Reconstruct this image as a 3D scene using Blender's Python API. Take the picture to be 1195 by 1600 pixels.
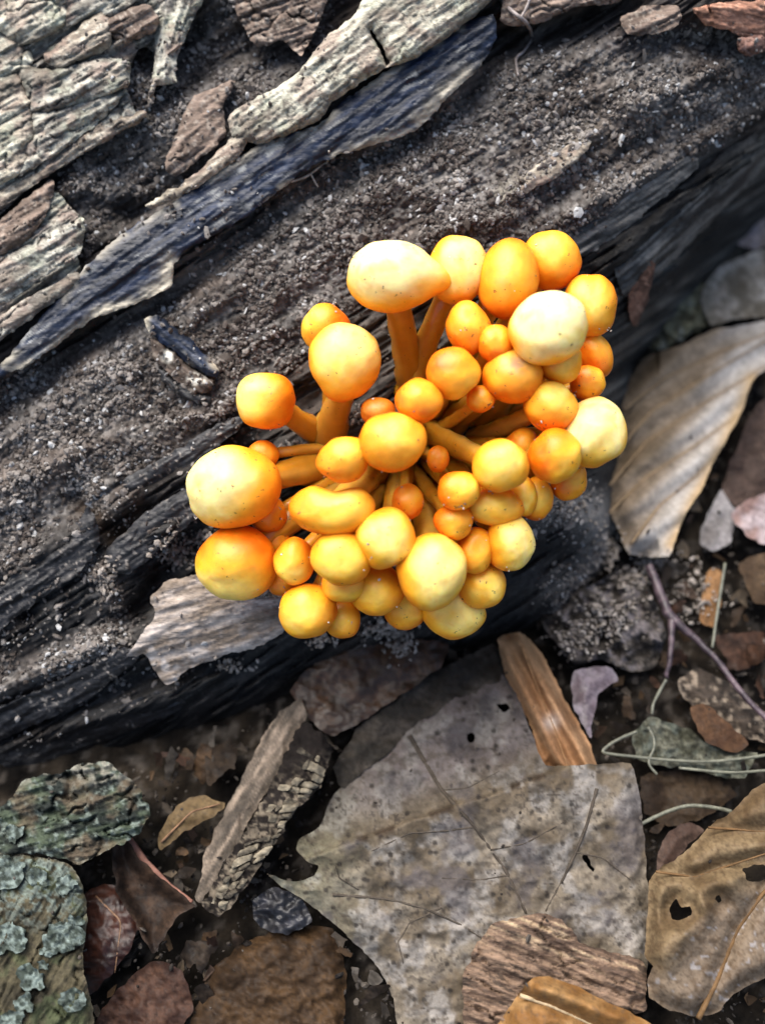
import bpy, math, random
import numpy as np
from mathutils import Vector

# ------------------------------------------------------------------ clear
for o in list(bpy.data.objects):
    bpy.data.objects.remove(o)
scene = bpy.context.scene
COL = scene.collection
rng = np.random.default_rng(7)
random.seed(7)

# ------------------------------------------------------------------ frame of reference
# authoring units: 1 unit = 0.1 mm. (a, b, h): a to the right, b downwards along the slope that
# the camera faces, h height towards the camera; W() turns this into world metres, z up.
S = 1e-4
D = 1358.0
PITCH = math.radians(62)
CP, SP = math.cos(PITCH), math.sin(PITCH)
H0 = -300.0
CX, CY = 597.5, 800.0

def W(a, b, h):
    a = np.asarray(a, float); b = np.asarray(b, float); h = np.asarray(h, float)
    k = (D - h) / D
    X = (a - CX) * k; Y = (CY - b) * k
    return np.stack(np.broadcast_arrays(X, Y * SP - h * CP, Y * CP + h * SP - H0 * SP), -1) * S

def G(a, b):
    """height of the flat forest floor (world z = 0)"""
    y = CY - np.asarray(b, float); t = CP / SP
    return (H0 - t * y) / (1 - t * y / D)

AX = np.array([1.0, 0, 0]); AY = np.array([0, SP, CP]); AN = np.array([0, -CP, SP])

# ------------------------------------------------------------------ camera
cam = bpy.data.cameras.new('camera')
co = bpy.data.objects.new('camera', cam); COL.objects.link(co)
co.location = W(CX, CY, 0) + AN * D * S
co.rotation_euler = (math.radians(90) - PITCH, 0, 0)
cam.sensor_fit = 'VERTICAL'
cam.sensor_height = 36
cam.lens = 18 / (800 / D)
cam.clip_start = 0.005
cam.clip_end = 200
cam.dof.use_dof = True
cam.dof.focus_distance = (D - 110) * S
cam.dof.aperture_fstop = cam.lens / 2.8
scene.camera = co

# ------------------------------------------------------------------ sky, sun, exposure
SUN_EL, SUN_AZ = math.radians(60), math.radians(-36)   # azimuth from +y towards +x
wd = bpy.data.worlds.new('World'); scene.world = wd; wd.use_nodes = True
nt = wd.node_tree
sky = nt.nodes.new('ShaderNodeTexSky'); sky.sky_type = 'NISHITA'; sky.sun_disc = False
sky.sun_elevation = SUN_EL; sky.sun_rotation = SUN_AZ
sky.air_density = 1.0; sky.dust_density = 4.0; sky.ozone_density = 0.6
bg = nt.nodes['Background']; bg.inputs[1].default_value = 0.06
nt.links.new(sky.outputs[0], bg.inputs[0])
sl = bpy.data.lights.new('sun', 'SUN'); so = bpy.data.objects.new('sun', sl); COL.objects.link(so)
sl.energy = 1.5; sl.angle = math.radians(58); sl.color = (1.0, 0.98, 0.95)
d = Vector((math.sin(SUN_AZ) * math.cos(SUN_EL), math.cos(SUN_AZ) * math.cos(SUN_EL), math.sin(SUN_EL)))
so.rotation_euler = d.to_track_quat('Z', 'Y').to_euler()
so.location = (0, 0, 1)
scene.view_settings.view_transform = 'Standard'
scene.view_settings.look = 'None'
scene.view_settings.gamma = 1
scene.view_settings.use_curve_mapping = False
scene.view_settings.exposure = 2.08

# ------------------------------------------------------------------ noise
def _hash(ix, iy, seed):
    n = (ix.astype(np.int64) * 374761393 + iy.astype(np.int64) * 668265263 + seed * 1442695041) & 0xFFFFFFFF
    n = ((n ^ (n >> 13)) * 1274126177) & 0xFFFFFFFF
    n = ((n ^ (n >> 16)) * 2246822519) & 0xFFFFFFFF
    return ((n ^ (n >> 15)) & 0xFFFFFF) / float(0xFFFFFF)

def vn(x, y, seed=0):
    x = np.asarray(x, float); y = np.asarray(y, float)
    x, y = np.broadcast_arrays(x, y)
    ix = np.floor(x); iy = np.floor(y); fx = x - ix; fy = y - iy
    fx = fx * fx * (3 - 2 * fx); fy = fy * fy * (3 - 2 * fy)
    a = _hash(ix, iy, seed); b = _hash(ix + 1, iy, seed); c = _hash(ix, iy + 1, seed); e = _hash(ix + 1, iy + 1, seed)
    return (a + (b - a) * fx) * (1 - fy) + (c + (e - c) * fx) * fy

def fbm(x, y, seed=0, octv=4, gain=0.5):
    s = 0; amp = 1; tot = 0
    x = np.asarray(x, float); y = np.asarray(y, float)
    for o in range(octv):
        s = s + amp * vn(x * 2 ** o + 17.3 * o, y * 2 ** o - 9.1 * o, seed + o * 31); tot += amp; amp *= gain
    return s / tot          # 0..1

def worley(x, y, seed=0):
    x = np.asarray(x, float); y = np.asarray(y, float); x, y = np.broadcast_arrays(x, y)
    ix = np.floor(x); iy = np.floor(y)
    f1 = np.full(x.shape, 9.0); f2 = np.full(x.shape, 9.0); idv = np.zeros(x.shape)
    for dx in (-1, 0, 1):
        for dy in (-1, 0, 1):
            cx = ix + dx; cy = iy + dy
            px = cx + _hash(cx, cy, seed); py = cy + _hash(cx, cy, seed + 77)
            dd = np.hypot(px - x, py - y)
            new = dd < f1
            f2 = np.where(new, f1, np.minimum(f2, dd)); idv = np.where(new, _hash(cx, cy, seed + 5), idv)
            f1 = np.where(new, dd, f1)
    return f1, f2, idv

def sstep(a, b, x):
    t = np.clip((x - a) / (b - a), 0, 1); return t * t * (3 - 2 * t)

def mix(c1, c2, t):
    c1 = np.asarray(c1, float); c2 = np.asarray(c2, float); t = np.asarray(t, float)[..., None]
    return c1 * (1 - t) + c2 * t

def grain(a, b, deg):
    t = math.radians(deg); c, s = math.cos(t), math.sin(t)
    return a * c - b * s, a * s + b * c       # u along the grain (rising to the right), v across

def polydist(px, py, pts, closed=False):
    pts = np.asarray(pts, float); best = np.full(np.shape(px), 1e9)
    n = len(pts)
    for i in range(n if closed else n - 1):
        p = pts[i]; q = pts[(i + 1) % n]; e = q - p; L = e @ e + 1e-9
        t = np.clip(((px - p[0]) * e[0] + (py - p[1]) * e[1]) / L, 0, 1)
        best = np.minimum(best, np.hypot(px - p[0] - t * e[0], py - p[1] - t * e[1]))
    return best

def inside(px, py, pts):
    pts = np.asarray(pts, float); r = np.zeros(np.shape(px), bool); n = len(pts)
    for i in range(n):
        x1, y1 = pts[i]; x2, y2 = pts[(i + 1) % n]
        if y1 == y2: continue
        c = ((y1 > py) != (y2 > py)) & (px < (x2 - x1) * (py - y1) / (y2 - y1) + x1)
        r ^= c
    return r

def sdf(px, py, pts):
    dd = polydist(px, py, pts, True); return np.where(inside(px, py, pts), dd, -dd)

def roughen(pts, amp, scale, seed, seg=5, smooth=.35):
    pts = np.asarray(pts, float); out = []
    n = len(pts)
    for i in range(n):
        p0, p, q, q1 = pts[i - 1], pts[i], pts[(i + 1) % n], pts[(i + 2) % n]
        k = max(1, int(np.hypot(*(q - p)) / seg))
        for j in range(k):
            t = j / k
            lin = p + (q - p) * t
            cr = 0.5 * ((2 * p) + (q - p0) * t + (2 * p0 - 5 * p + 4 * q - q1) * t * t + (3 * p - p0 - 3 * q + q1) * t ** 3)
            out.append((1 - smooth) * lin + smooth * cr)
    out = np.array(out)
    out[:, 0] += amp * 2 * (fbm(out[:, 0] / scale, out[:, 1] / scale, seed, 3, .6) - .5)
    out[:, 1] += amp * 2 * (fbm(out[:, 0] / scale, out[:, 1] / scale, seed + 99, 3, .6) - .5)
    o2 = out.copy()
    out[:, 0] += amp * .7 * (vn(o2[:, 0] / (scale * .3), o2[:, 1] / (scale * .3), seed + 5) - .5)
    out[:, 1] += amp * .7 * (vn(o2[:, 0] / (scale * .3), o2[:, 1] / (scale * .3), seed + 6) - .5)
    return out

# ------------------------------------------------------------------ mesh helpers
def make_mesh(name, verts, faces, cols=None, mat=None, smooth=True, attrs=None):
    """verts (n,3) world metres already relative to the object's origin; faces (m,3|4)"""
    me = bpy.data.meshes.new(name)
    verts = np.asarray(verts, np.float32); faces = np.asarray(faces, np.int32)
    k = faces.shape[1]
    me.vertices.add(len(verts)); me.vertices.foreach_set('co', verts.ravel())
    me.loops.add(faces.size); me.loops.foreach_set('vertex_index', faces.ravel())
    me.polygons.add(len(faces))
    me.polygons.foreach_set('loop_start', np.arange(0, faces.size, k, dtype=np.int32))
    me.polygons.foreach_set('loop_total', np.full(len(faces), k, np.int32))
    me.polygons.foreach_set('use_smooth', np.full(len(faces), smooth, bool))
    me.update(calc_edges=True)
    if cols is not None:
        at = me.attributes.new('Col', 'FLOAT_COLOR', 'POINT')
        c4 = np.ones((len(verts), 4), np.float32); c4[:, :3] = np.clip(cols, 0, 1)
        at.data.foreach_set('color', c4.ravel())
    for an, av in (attrs or {}).items():
        at = me.attributes.new(an, 'FLOAT', 'POINT'); at.data.foreach_set('value', np.asarray(av, np.float32).ravel())
    if mat: me.materials.append(mat)
    return me

def link(name, me, parent=None, origin=None):
    o = bpy.data.objects.new(name, me); COL.objects.link(o)
    if parent is not None:
        o.parent = parent
    elif origin is not None:
        o.location = origin
    return o

def tag(o, label=None, cat=None, group=None, kind=None):
    if label: o['label'] = label
    if cat: o['category'] = cat
    if group: o['group'] = group
    if kind: o['kind'] = kind
    return o

def empty(name, loc):
    o = bpy.data.objects.new(name, None); o.empty_display_size = 0.005
    COL.objects.link(o); o.location = loc; return o

def add_obj(name, verts, faces, cols, mat, parent=None, smooth=True, attrs=None):
    """verts in world metres; child verts are stored relative to the parent's location"""
    verts = np.asarray(verts)
    if parent is not None:
        p = parent; org = np.zeros(3)
        while p is not None:
            org = org + np.array(p.location); p = p.parent
    else:
        org = np.array([verts[:, 0].mean(), verts[:, 1].mean(), verts[:, 2].min()])
    me = make_mesh(name, verts - org, faces, cols, mat, smooth, attrs)
    return link(name, me, parent, org)

TOPX = np.arange(-60, 1262, 2.0); TOPY = np.arange(-60, 1662, 2.0)
TGX, TGY = np.meshgrid(TOPX, TOPY)
TOP = np.full(TGX.shape, -5000.0)     # height of the uppermost surface, for resting small things on

def top_at(a, b):
    i = np.clip(((np.asarray(b) + 60) / 2).round().astype(int), 0, TOP.shape[0] - 1)
    j = np.clip(((np.asarray(a) + 60) / 2).round().astype(int), 0, TOP.shape[1] - 1)
    return TOP[i, j]

def patch(poly, hfun, colfun, step=3.0, thick=6.0, rough=(3, 14, 1), holes=(), side=None, inset=0.0):
    """a sheet or slab with the outline poly: returns verts, quads, colours"""
    P = roughen(poly, *rough)
    x0, y0 = P.min(0) - step * 2; x1, y1 = P.max(0) + step * 2
    xs = np.arange(x0, x1 + step, step); ys = np.arange(y0, y1 + step, step)
    gx, gy = np.meshgrid(xs, ys)
    s = sdf(gx, gy, P)
    for hpoly in holes:
        s = np.minimum(s, -sdf(gx, gy, roughen(hpoly, 3, 8, 5, 4)))
    gyy, gxx = np.gradient(s, step)
    cs = (s[:-1, :-1] + s[1:, :-1] + s[:-1, 1:] + s[1:, 1:]) / 4
    keep = cs > 0
    kp = np.pad(keep, 1)
    cnt = kp[:-1, :-1].astype(int) + kp[1:, :-1] + kp[:-1, 1:] + kp[1:, 1:]
    bnd = (cnt > 0) & (cnt < 4)
    gl = np.maximum(np.hypot(gxx, gyy), 0.5)
    mv = np.clip(s, -step * .9, step * .9)
    gx = np.where(bnd, gx - mv * gxx / gl, gx); gy = np.where(bnd, gy - mv * gyy / gl, gy)
    s2 = np.where(bnd, 0, s)
    used = cnt > 0
    idx = np.full(gx.shape, -1); idx[used] = np.arange(used.sum())
    a = gx[used]; b = gy[used]; ss = s2[used]
    h = hfun(a, b, ss)
    col = colfun(a, b, ss, h)
    jj = np.argwhere(keep)
    i0, j0 = jj[:, 0], jj[:, 1]
    q = np.stack([idx[i0, j0], idx[i0 + 1, j0], idx[i0 + 1, j0 + 1], idx[i0, j0 + 1]], 1)
    n = len(a)
    top = W(a, b, h)
    ga = a; gb = b
    if inset:
        w = np.where(ss <= 0, inset, 0)
        gu = (gxx / gl)[used]; gv = (gyy / gl)[used]
        ga = a + gu * w; gb = b + gv * w
    bot = W(ga, gb, h - thick)
    e = np.concatenate([q[:, [0, 1]], q[:, [1, 2]], q[:, [2, 3]], q[:, [3, 0]]])
    key = np.sort(e, 1); kk = key[:, 0].astype(np.int64) * (n + 1) + key[:, 1]
    u, inv, c = np.unique(kk, return_inverse=True, return_counts=True)
    be = e[c[inv] == 1]
    uniq, re = np.unique(be, return_inverse=True); re = re.reshape(be.shape)
    m = len(uniq)
    verts = np.concatenate([top, bot, top[uniq], bot[uniq]])
    f = np.concatenate([q, q[:, ::-1] + n, np.stack([re[:, 1] + 2 * n, re[:, 0] + 2 * n, re[:, 0] + 2 * n + m, re[:, 1] + 2 * n + m], 1)])
    sc = col[uniq] if side is None else np.broadcast_to(np.asarray(side, float), (m, 3)) * (0.7 + 0.6 * vn(a[uniq] / 3, b[uniq] / 3, 3))[:, None]
    cols = np.concatenate([col, col if side is None else np.broadcast_to(np.asarray(side, float), col.shape), sc, sc])
    # record in the TOP map
    bx = (TGX > P[:, 0].min()) & (TGX < P[:, 0].max()) & (TGY > P[:, 1].min()) & (TGY < P[:, 1].max())
    if bx.any():
        qa, qb = TGX[bx], TGY[bx]
        sq = sdf(qa, qb, P)
        hq = np.where(sq > 0, hfun(qa, qb, np.maximum(sq, 0)), -5000)
        TOP[bx] = np.maximum(TOP[bx], hq)
    return verts, f, cols

def tube(pts, rad, nseg=8, sub=5, wob=0.0, seed=0):
    """pts (n,3) in (a, b, h); rad in units; smooth tube with closed ends"""
    pts = np.asarray(pts, float); rad = np.broadcast_to(np.asarray(rad, float), (len(pts),))
    out = []; rr = []
    n = len(pts)
    for i in range(n - 1):
        p0 = pts[max(i - 1, 0)]; p = pts[i]; q = pts[i + 1]; q1 = pts[min(i + 2, n - 1)]
        for j in range(sub):
            t = j / sub
            out.append(0.5 * ((2 * p) + (q - p0) * t + (2 * p0 - 5 * p + 4 * q - q1) * t * t + (3 * p - p0 - 3 * q + q1) * t ** 3))
            rr.append(rad[i] + (rad[i + 1] - rad[i]) * t)
    out.append(pts[-1]); rr.append(rad[-1])
    out = np.array(out); rr = np.array(rr)
    if wob:
        k = np.arange(len(out))
        out[:, 0] += wob * (vn(k * .5, k * 0, seed) - .5) * 2; out[:, 1] += wob * (vn(k * .5, k * 0, seed + 1) - .5) * 2
    w = W(out[:, 0], out[:, 1], out[:, 2])
    tg = np.gradient(w, axis=0); tg /= np.linalg.norm(tg, axis=1)[:, None] + 1e-12
    ref = np.array([.3, .2, .9]); ref /= np.linalg.norm(ref)
    n1 = np.cross(tg, ref); n1 /= np.linalg.norm(n1, axis=1)[:, None] + 1e-12
    n2 = np.cross(tg, n1)
    an = np.arange(nseg) * 2 * np.pi / nseg
    rs = rr * S
    V = w[:, None] + rs[:, None, None] * (np.cos(an)[None, :, None] * n1[:, None] + np.sin(an)[None, :, None] * n2[:, None])
    if seed:
        V += (w[:, None] - V) * (0.25 * (vn(np.arange(len(out))[:, None] * .8, an[None] * 2, seed) - .5))[..., None]
    m = len(out)
    V = V.reshape(-1, 3)
    F = []
    for i in range(m - 1):
        for j in range(nseg):
            k = (j + 1) % nseg
            F.append((i * nseg + j, i * nseg + k, (i + 1) * nseg + k, (i + 1) * nseg + j))
    V = np.concatenate([V, w[:1], w[-1:]])
    c0 = len(V) - 2; c1 = c0 + 1
    for j in range(0, nseg, 2):
        F.append((c0, (j + 2) % nseg, j + 1, j)); b = (m - 1) * nseg
        F.append((c1, b + j, b + j + 1, b + (j + 2) % nseg))
    tpar = np.concatenate([np.repeat(np.linspace(0, 1, m), nseg), [0, 1]])
    return V, np.array(F), tpar

# ------------------------------------------------------------------ materials
def mat_v(name, rough=.8, spec=.3, bump=.35, bscale=1500., var=.35, vscale=900., stretch=None, coat=0.0, rvar=.12):
    """surface whose colour is the piece's own colour attribute broken up by noise, with fine relief"""
    m = bpy.data.materials.new(name); m.use_nodes = True
    nt = m.node_tree; N = nt.nodes; L = nt.links
    p = N['Principled BSDF']
    at = N.new('ShaderNodeAttribute'); at.attribute_name = 'Col'
    tc = N.new('ShaderNodeTexCoord')
    mp = N.new('ShaderNodeMapping')
    if stretch:
        mp.inputs['Rotation'].default_value = (0, 0, stretch[0]); mp.inputs['Scale'].default_value = stretch[1]
    L.new(tc.outputs['Object'], mp.inputs[0])
    n1 = N.new('ShaderNodeTexNoise'); n1.inputs['Scale'].default_value = vscale; n1.inputs['Detail'].default_value = 5; n1.inputs['Roughness'].default_value = .65
    L.new(mp.outputs[0], n1.inputs[0])
    mr = N.new('ShaderNodeMapRange'); mr.inputs[1].default_value = .3; mr.inputs[2].default_value = .7
    mr.inputs[3].default_value = 1 - var; mr.inputs[4].default_value = 1 + var
    L.new(n1.outputs[0], mr.inputs[0])
    mx = N.new('ShaderNodeVectorMath'); mx.operation = 'SCALE'
    L.new(at.outputs['Color'], mx.inputs[0]); L.new(mr.outputs[0], mx.inputs['Scale'])
    L.new(mx.outputs[0], p.inputs['Base Color'])
    n2 = N.new('ShaderNodeTexNoise'); n2.inputs['Scale'].default_value = bscale; n2.inputs['Detail'].default_value = 4
    L.new(mp.outputs[0], n2.inputs[0])
    bp = N.new('ShaderNodeBump'); bp.inputs['Strength'].default_value = bump; bp.inputs['Distance'].default_value = .0004
    L.new(n2.outputs[0], bp.inputs['Height']); L.new(bp.outputs[0], p.inputs['Normal'])
    r2 = N.new('ShaderNodeMapRange'); r2.inputs[1].default_value = .3; r2.inputs[2].default_value = .7
    r2.inputs[3].default_value = max(rough - rvar, .05); r2.inputs[4].default_value = min(rough + rvar, 1)
    L.new(n2.outputs[0], r2.inputs[0]); L.new(r2.outputs[0], p.inputs['Roughness'])
    p.inputs['Specular IOR Level'].default_value = spec
    if coat:
        p.inputs['Coat Weight'].default_value = coat; p.inputs['Coat Roughness'].default_value = .18
    return m

ZR = math.radians(38)
M_LOG = mat_v('rotten_wood', .8, .22, .6, 1400, .4, 1000)
M_DARK = mat_v('wet_dark_wood', .52, .34, .45, 900, .45, 700, (-ZR, (.35, 2.2, 1.2)), rvar=.15)
M_BARK = mat_v('weathered_bark', .85, .25, .7, 1000, .45, 800, (-ZR, (.5, 2.0, 1.3)))
M_LEAF = mat_v('dry_leaf', .68, .16, .25, 1800, .22, 1100)
M_WETLEAF = mat_v('wet_leaf', .46, .32, .3, 900, .35, 600, rvar=.12)
M_CRUMB = mat_v('wood_crumb', .85, .18, .3, 3000, .25, 2500)
M_TWIG = mat_v('twig_bark', .45, .5, .3, 2000, .3, 1200)
M_SOIL = mat_v('forest_soil', .9, .08, .8, 700, .6, 420)
M_MOSS = mat_v('lichen_bark', .9, .12, .7, 1100, .5, 900)
M_FIBRE = mat_v('bark_fibre', .8, .25, .7, 900, .4, 700, (math.radians(24), (.35, 2.4, 1.2)))

def fungus_mat(name, stem=False):
    m = bpy.data.materials.new(name); m.use_nodes = True
    nt = m.node_tree; N = nt.nodes; L = nt.links
    p = N['Principled BSDF']
    at = N.new('ShaderNodeAttribute'); at.attribute_name = 'Col'
    tc = N.new('ShaderNodeTexCoord')
    n1 = N.new('ShaderNodeTexNoise'); n1.inputs['Scale'].default_value = 500; n1.inputs['Detail'].default_value = 6
    L.new(tc.outputs['Object'], n1.inputs[0])
    mr = N.new('ShaderNodeMapRange'); mr.inputs[1].default_value = .3; mr.inputs[2].default_value = .7
    mr.inputs[3].default_value = .86; mr.inputs[4].default_value = 1.1
    L.new(n1.outputs[0], mr.inputs[0])
    sc = N.new('ShaderNodeVectorMath'); sc.operation = 'SCALE'
    L.new(at.outputs['Color'], sc.inputs[0]); L.new(mr.outputs[0], sc.inputs['Scale'])
    base = sc.outputs[0]
    # grit specks: small dark dots, kept to a few patches
    vo = N.new('ShaderNodeTexVoronoi'); vo.inputs['Scale'].default_value = 900
    nz = N.new('ShaderNodeTexNoise'); nz.inputs['Scale'].default_value = 2600
    L.new(tc.outputs['Object'], nz.inputs[0])
    wm = N.new('ShaderNodeMixRGB'); wm.blend_type = 'LINEAR_LIGHT'; wm.inputs[0].default_value = .0006
    L.new(tc.outputs['Object'], wm.inputs[1]); L.new(nz.outputs['Color'], wm.inputs[2])
    L.new(wm.outputs[0], vo.inputs[0])
    lt = N.new('ShaderNodeMath'); lt.operation = 'LESS_THAN'; lt.inputs[1].default_value = .15
    L.new(vo.outputs['Distance'], lt.inputs[0])
    n3 = N.new('ShaderNodeTexNoise'); n3.inputs['Scale'].default_value = 260; n3.inputs['Detail'].default_value = 2
    L.new(tc.outputs['Object'], n3.inputs[0])
    gt = N.new('ShaderNodeMath'); gt.operation = 'GREATER_THAN'; gt.inputs[1].default_value = .55
    L.new(n3.outputs[0], gt.inputs[0])
    mu = N.new('ShaderNodeMath'); mu.operation = 'MULTIPLY'; L.new(lt.outputs[0], mu.inputs[0]); L.new(gt.outputs[0], mu.inputs[1])
    m8 = N.new('ShaderNodeMath'); m8.operation = 'MULTIPLY'; m8.inputs[1].default_value = .8; L.new(mu.outputs[0], m8.inputs[0])
    mx = N.new('ShaderNodeMixRGB'); mx.inputs[2].default_value = (.07, .045, .02, 1)
    L.new(m8.outputs[0], mx.inputs[0]); L.new(base, mx.inputs[1])
    L.new(mx.outputs[0], p.inputs['Base Color'])
    p.inputs['Subsurface Weight'].default_value = .55 if not stem else .8
    p.inputs['Subsurface Radius'].default_value = (1.0, .45, .08)
    p.inputs['Subsurface Scale'].default_value = .0018
    p.inputs['Roughness'].default_value = .43 if not stem else .28
    p.inputs['Specular IOR Level'].default_value = .42
    n2 = N.new('ShaderNodeTexNoise'); n2.inputs['Scale'].default_value = 1500; n2.inputs['Detail'].default_value = 4
    if stem:
        n2.inputs['Scale'].default_value = 700
    L.new(tc.outputs['Object'], n2.inputs[0])
    bp = N.new('ShaderNodeBump'); bp.inputs['Strength'].default_value = .12 if not stem else .25; bp.inputs['Distance'].default_value = .0004
    L.new(n2.outputs[0], bp.inputs['Height']); L.new(bp.outputs[0], p.inputs['Normal'])
    return m
M_CAP = fungus_mat('mushroom_cap'); M_STEM = fungus_mat('mushroom_stem', True)

# ------------------------------------------------------------------ forest floor
def axis_coords(lo, hi, fine, far):
    c = list(np.arange(lo, hi, fine)); st = fine; x = hi
    while x < far:
        c.append(x); st *= 1.35; x += st
    st = fine; x = lo - fine
    while x > -far:
        c.insert(0, x); st *= 1.35; x -= st
    return np.array(c)
gx = axis_coords(-.10, .12, .0007, 40.); gy = axis_coords(-.10, .10, .0007, 40.)
GX, GY = np.meshgrid(gx, gy)
near = np.exp(-(np.hypot(GX, GY) / .4) ** 2)
def ground_z(x, y):
    return (.006 * (fbm(x / .03, y / .03, 11, 3) - .6) + .003 * (fbm(x / .004, y / .004, 12, 3) - .5))
GZ = ground_z(GX, GY) * near - .002 + .03 * (1 - near) * (fbm(GX / .5, GY / .5, 13, 3) - .5)
n1 = fbm(GX / .004, GY / .004, 15, 4); n2 = fbm(GX / .0015, GY / .0015, 16, 2)
gc = mix((.006, .005, .004), (.022, .017, .012), sstep(.35, .7, n1))
gc = mix(gc, (.07, .06, .05), sstep(.62, .75, n2) * .6)
ny, nx = GX.shape
I = np.arange(ny * nx).reshape(ny, nx)
gq = np.stack([I[:-1, :-1], I[:-1, 1:], I[1:, 1:], I[1:, :-1]], -1).reshape(-1, 4)
me = make_mesh('ground', np.stack([GX, GY, GZ], -1).reshape(-1, 3), gq, gc.reshape(-1, 3), M_SOIL)
tag(link('ground', me), 'dark damp forest soil under the leaf litter', None, None, 'structure')
TOP = np.maximum(TOP, G(TGX, TGY) + 10)

# ------------------------------------------------------------------ fallen log: body
EDGE = [(2300, -1240), (1600, -302), (1195, 236), (1060, 420), (965, 560), (958, 700), (950, 880), (880, 965), (770, 1005), (640, 1045), (480, 1090), (230, 1195), (0, 1250), (-400, 1390), (-1300, 1700)]
LOGPOLY = EDGE + [(-1300, -1240)]
def dist_in(a, b):
    dd = polydist(a, b, EDGE); return np.where(inside(a, b, LOGPOLY), dd, -dd)

HOLLOWS = [  # polyline, width, depth
    ([(260, 60), (330, 90), (430, 60), (520, 20)], 55, -45),
    ([(180, 260), (280, 300), (210, 330)], 40, -25),
    ([(90, 330), (200, 330)], 25, -20),
    ([(0, 640), (120, 540), (260, 470), (430, 340), (560, 260), (720, 170), (790, 60)], 26, -22),
    ([(350, 700), (450, 640), (560, 600)], 30, -26),
    ([(40, 960), (200, 840), (330, 760), (400, 700)], 12, -20),
    ([(120, 780), (190, 840), (230, 800)], 18, -26),
    ([(200, 980), (260, 900), (300, 840)], 22, -40),
    ([(0, 1130), (150, 1080), (280, 1040)], 22, -30),
    ([(820, 870), (930, 860)], 30, -30),
    ([(760, 60), (860, 50), (980, 5)], 25, -35),
    ([(1060, 60), (1195, 90)], 25, -30),
    ([(760, 380), (900, 290), (1060, 180)], 10, -10),
]
RIDGES = [
    ([(0, 760), (130, 700), (330, 640), (400, 600)], 18, 10),
    ([(0, 900), (120, 830), (300, 740)], 22, 22),
    ([(60, 940), (170, 870), (270, 820)], 16, 18),
    ([(0, 1080), (110, 1030), (210, 980)], 18, 20),
    ([(0, 1170), (200, 1110), (330, 1060)], 14, 16),
    ([(790, 310), (850, 262), (925, 212)], 16, 16),
    ([(900, 330), (1010, 270), (1195, 170)], 14, 14),
    ([(940, 420), (1060, 320), (1195, 225)], 14, 20),
    ([(980, 170), (1080, 130), (1195, 70)], 16, 14),
    ([(820, 790), (880, 790), (930, 830)], 26, 22),
    ([(640, 380), (720, 350), (800, 340)], 14, 12),
    ([(300, 470), (420, 430), (520, 380)], 22, 8),
]
def Hb(a, b):
    dd = dist_in(a, b)
    R = 250.0
    q = np.clip(1 - dd / R, 0, .9999)
    h = -R * (1 - np.sqrt(1 - q * q)) * 1.05
    h = h - np.where(dd < 0, -dd * 6, 0)
    h = h - .00022 * np.maximum(dd - 480, 0) ** 2 * (dd < 2000)
    return np.maximum(h, -1400) + 26 * (fbm(a / 190, b / 190, 41, 3) - .5)

CRUMBPOLY = [(-60, 640), (270, 475), (420, 335), (490, 275), (600, 240), (690, 180), (790, 110), (1000, 60), (1260, 60), (1260, 130), (1080, 230), (950, 320), (840, 390), (560, 470), (470, 560), (360, 660), (230, 740), (120, 820), (-60, 920)]
def crumb_mask(a, b):
    m = sstep(-30, 30, sdf(a, b, CRUMBPOLY) + 40 * (fbm(a / 60, b / 60, 51, 2) - .5))
    m2 = np.exp(-(polydist(a, b, [(-60, 1085), (90, 1035), (190, 985)]) / 26) ** 2)
    m3 = np.exp(-(polydist(a, b, [(150, 890), (175, 930)]) / 24) ** 2)
    m4 = .6 * np.exp(-(polydist(a, b, [(150, 250), (300, 320), (420, 110)]) / 55) ** 2)
    m6 = .12 * sstep(0, 30, sdf(a, b, [(-60, 800), (330, 650), (430, 640), (470, 900), (300, 1080), (-60, 1220)]))
    m7 = .75 * sstep(-20, 25, sdf(a, b, [(120, 40), (240, 60), (330, 10), (540, -40), (500, 80), (400, 170), (340, 240), (200, 345), (120, 420), (90, 300), (210, 200)]))
    m8 = .55 * np.exp(-(polydist(a, b, [(830, 790), (925, 800), (945, 880), (860, 960)]) / 34) ** 2)
    m5 = .8 * np.exp(-(polydist(a, b, [(0, 830), (40, 800)]) / 40) ** 2)
    return np.clip(np.maximum.reduce([m, m2, m3, m4, m5, m6, m7, m8]), 0, 1)

def log_detail(a, b):
    h = np.zeros_like(a)
    for pl, w, am in HOLLOWS + RIDGES:
        if not isinstance(a, np.ndarray): break
        dd = polydist(a, b, pl)
        dd = dd + 10 * (fbm(a / 22, b / 22, 61, 2) - .5)
        h += 1.35 * am * np.exp(-(dd / w) ** 2)
    u, v = grain(a, b, 33)
    cm = crumb_mask(a, b)
    h += 22 * (fbm(u / 160, v / 26, 62, 4) - .5) + 34 * (fbm(u / 120, v / 60, 67, 3) - .5)
    h += 9 * (fbm(u / 60, v / 7, 63, 3) - .5) * (1 - .75 * cm)
    h += 11 * (fbm(u / 26, v / 4.2, 68, 3) - .5) * (1 - .6 * cm) - 14 * sstep(.60, .70, fbm(u / 70, v / 7, 69, 3)) * (1 - .7 * cm)
    f1, f2, _ = worley(a / 9 + 1.2 * fbm(a / 14, b / 14, 64, 2), b / 9, 65)
    h += cm * (8 * (.55 - f1)) + cm * 16 * (fbm(a / 30, b / 30, 66, 3) - .5)
    return h, cm

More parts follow.
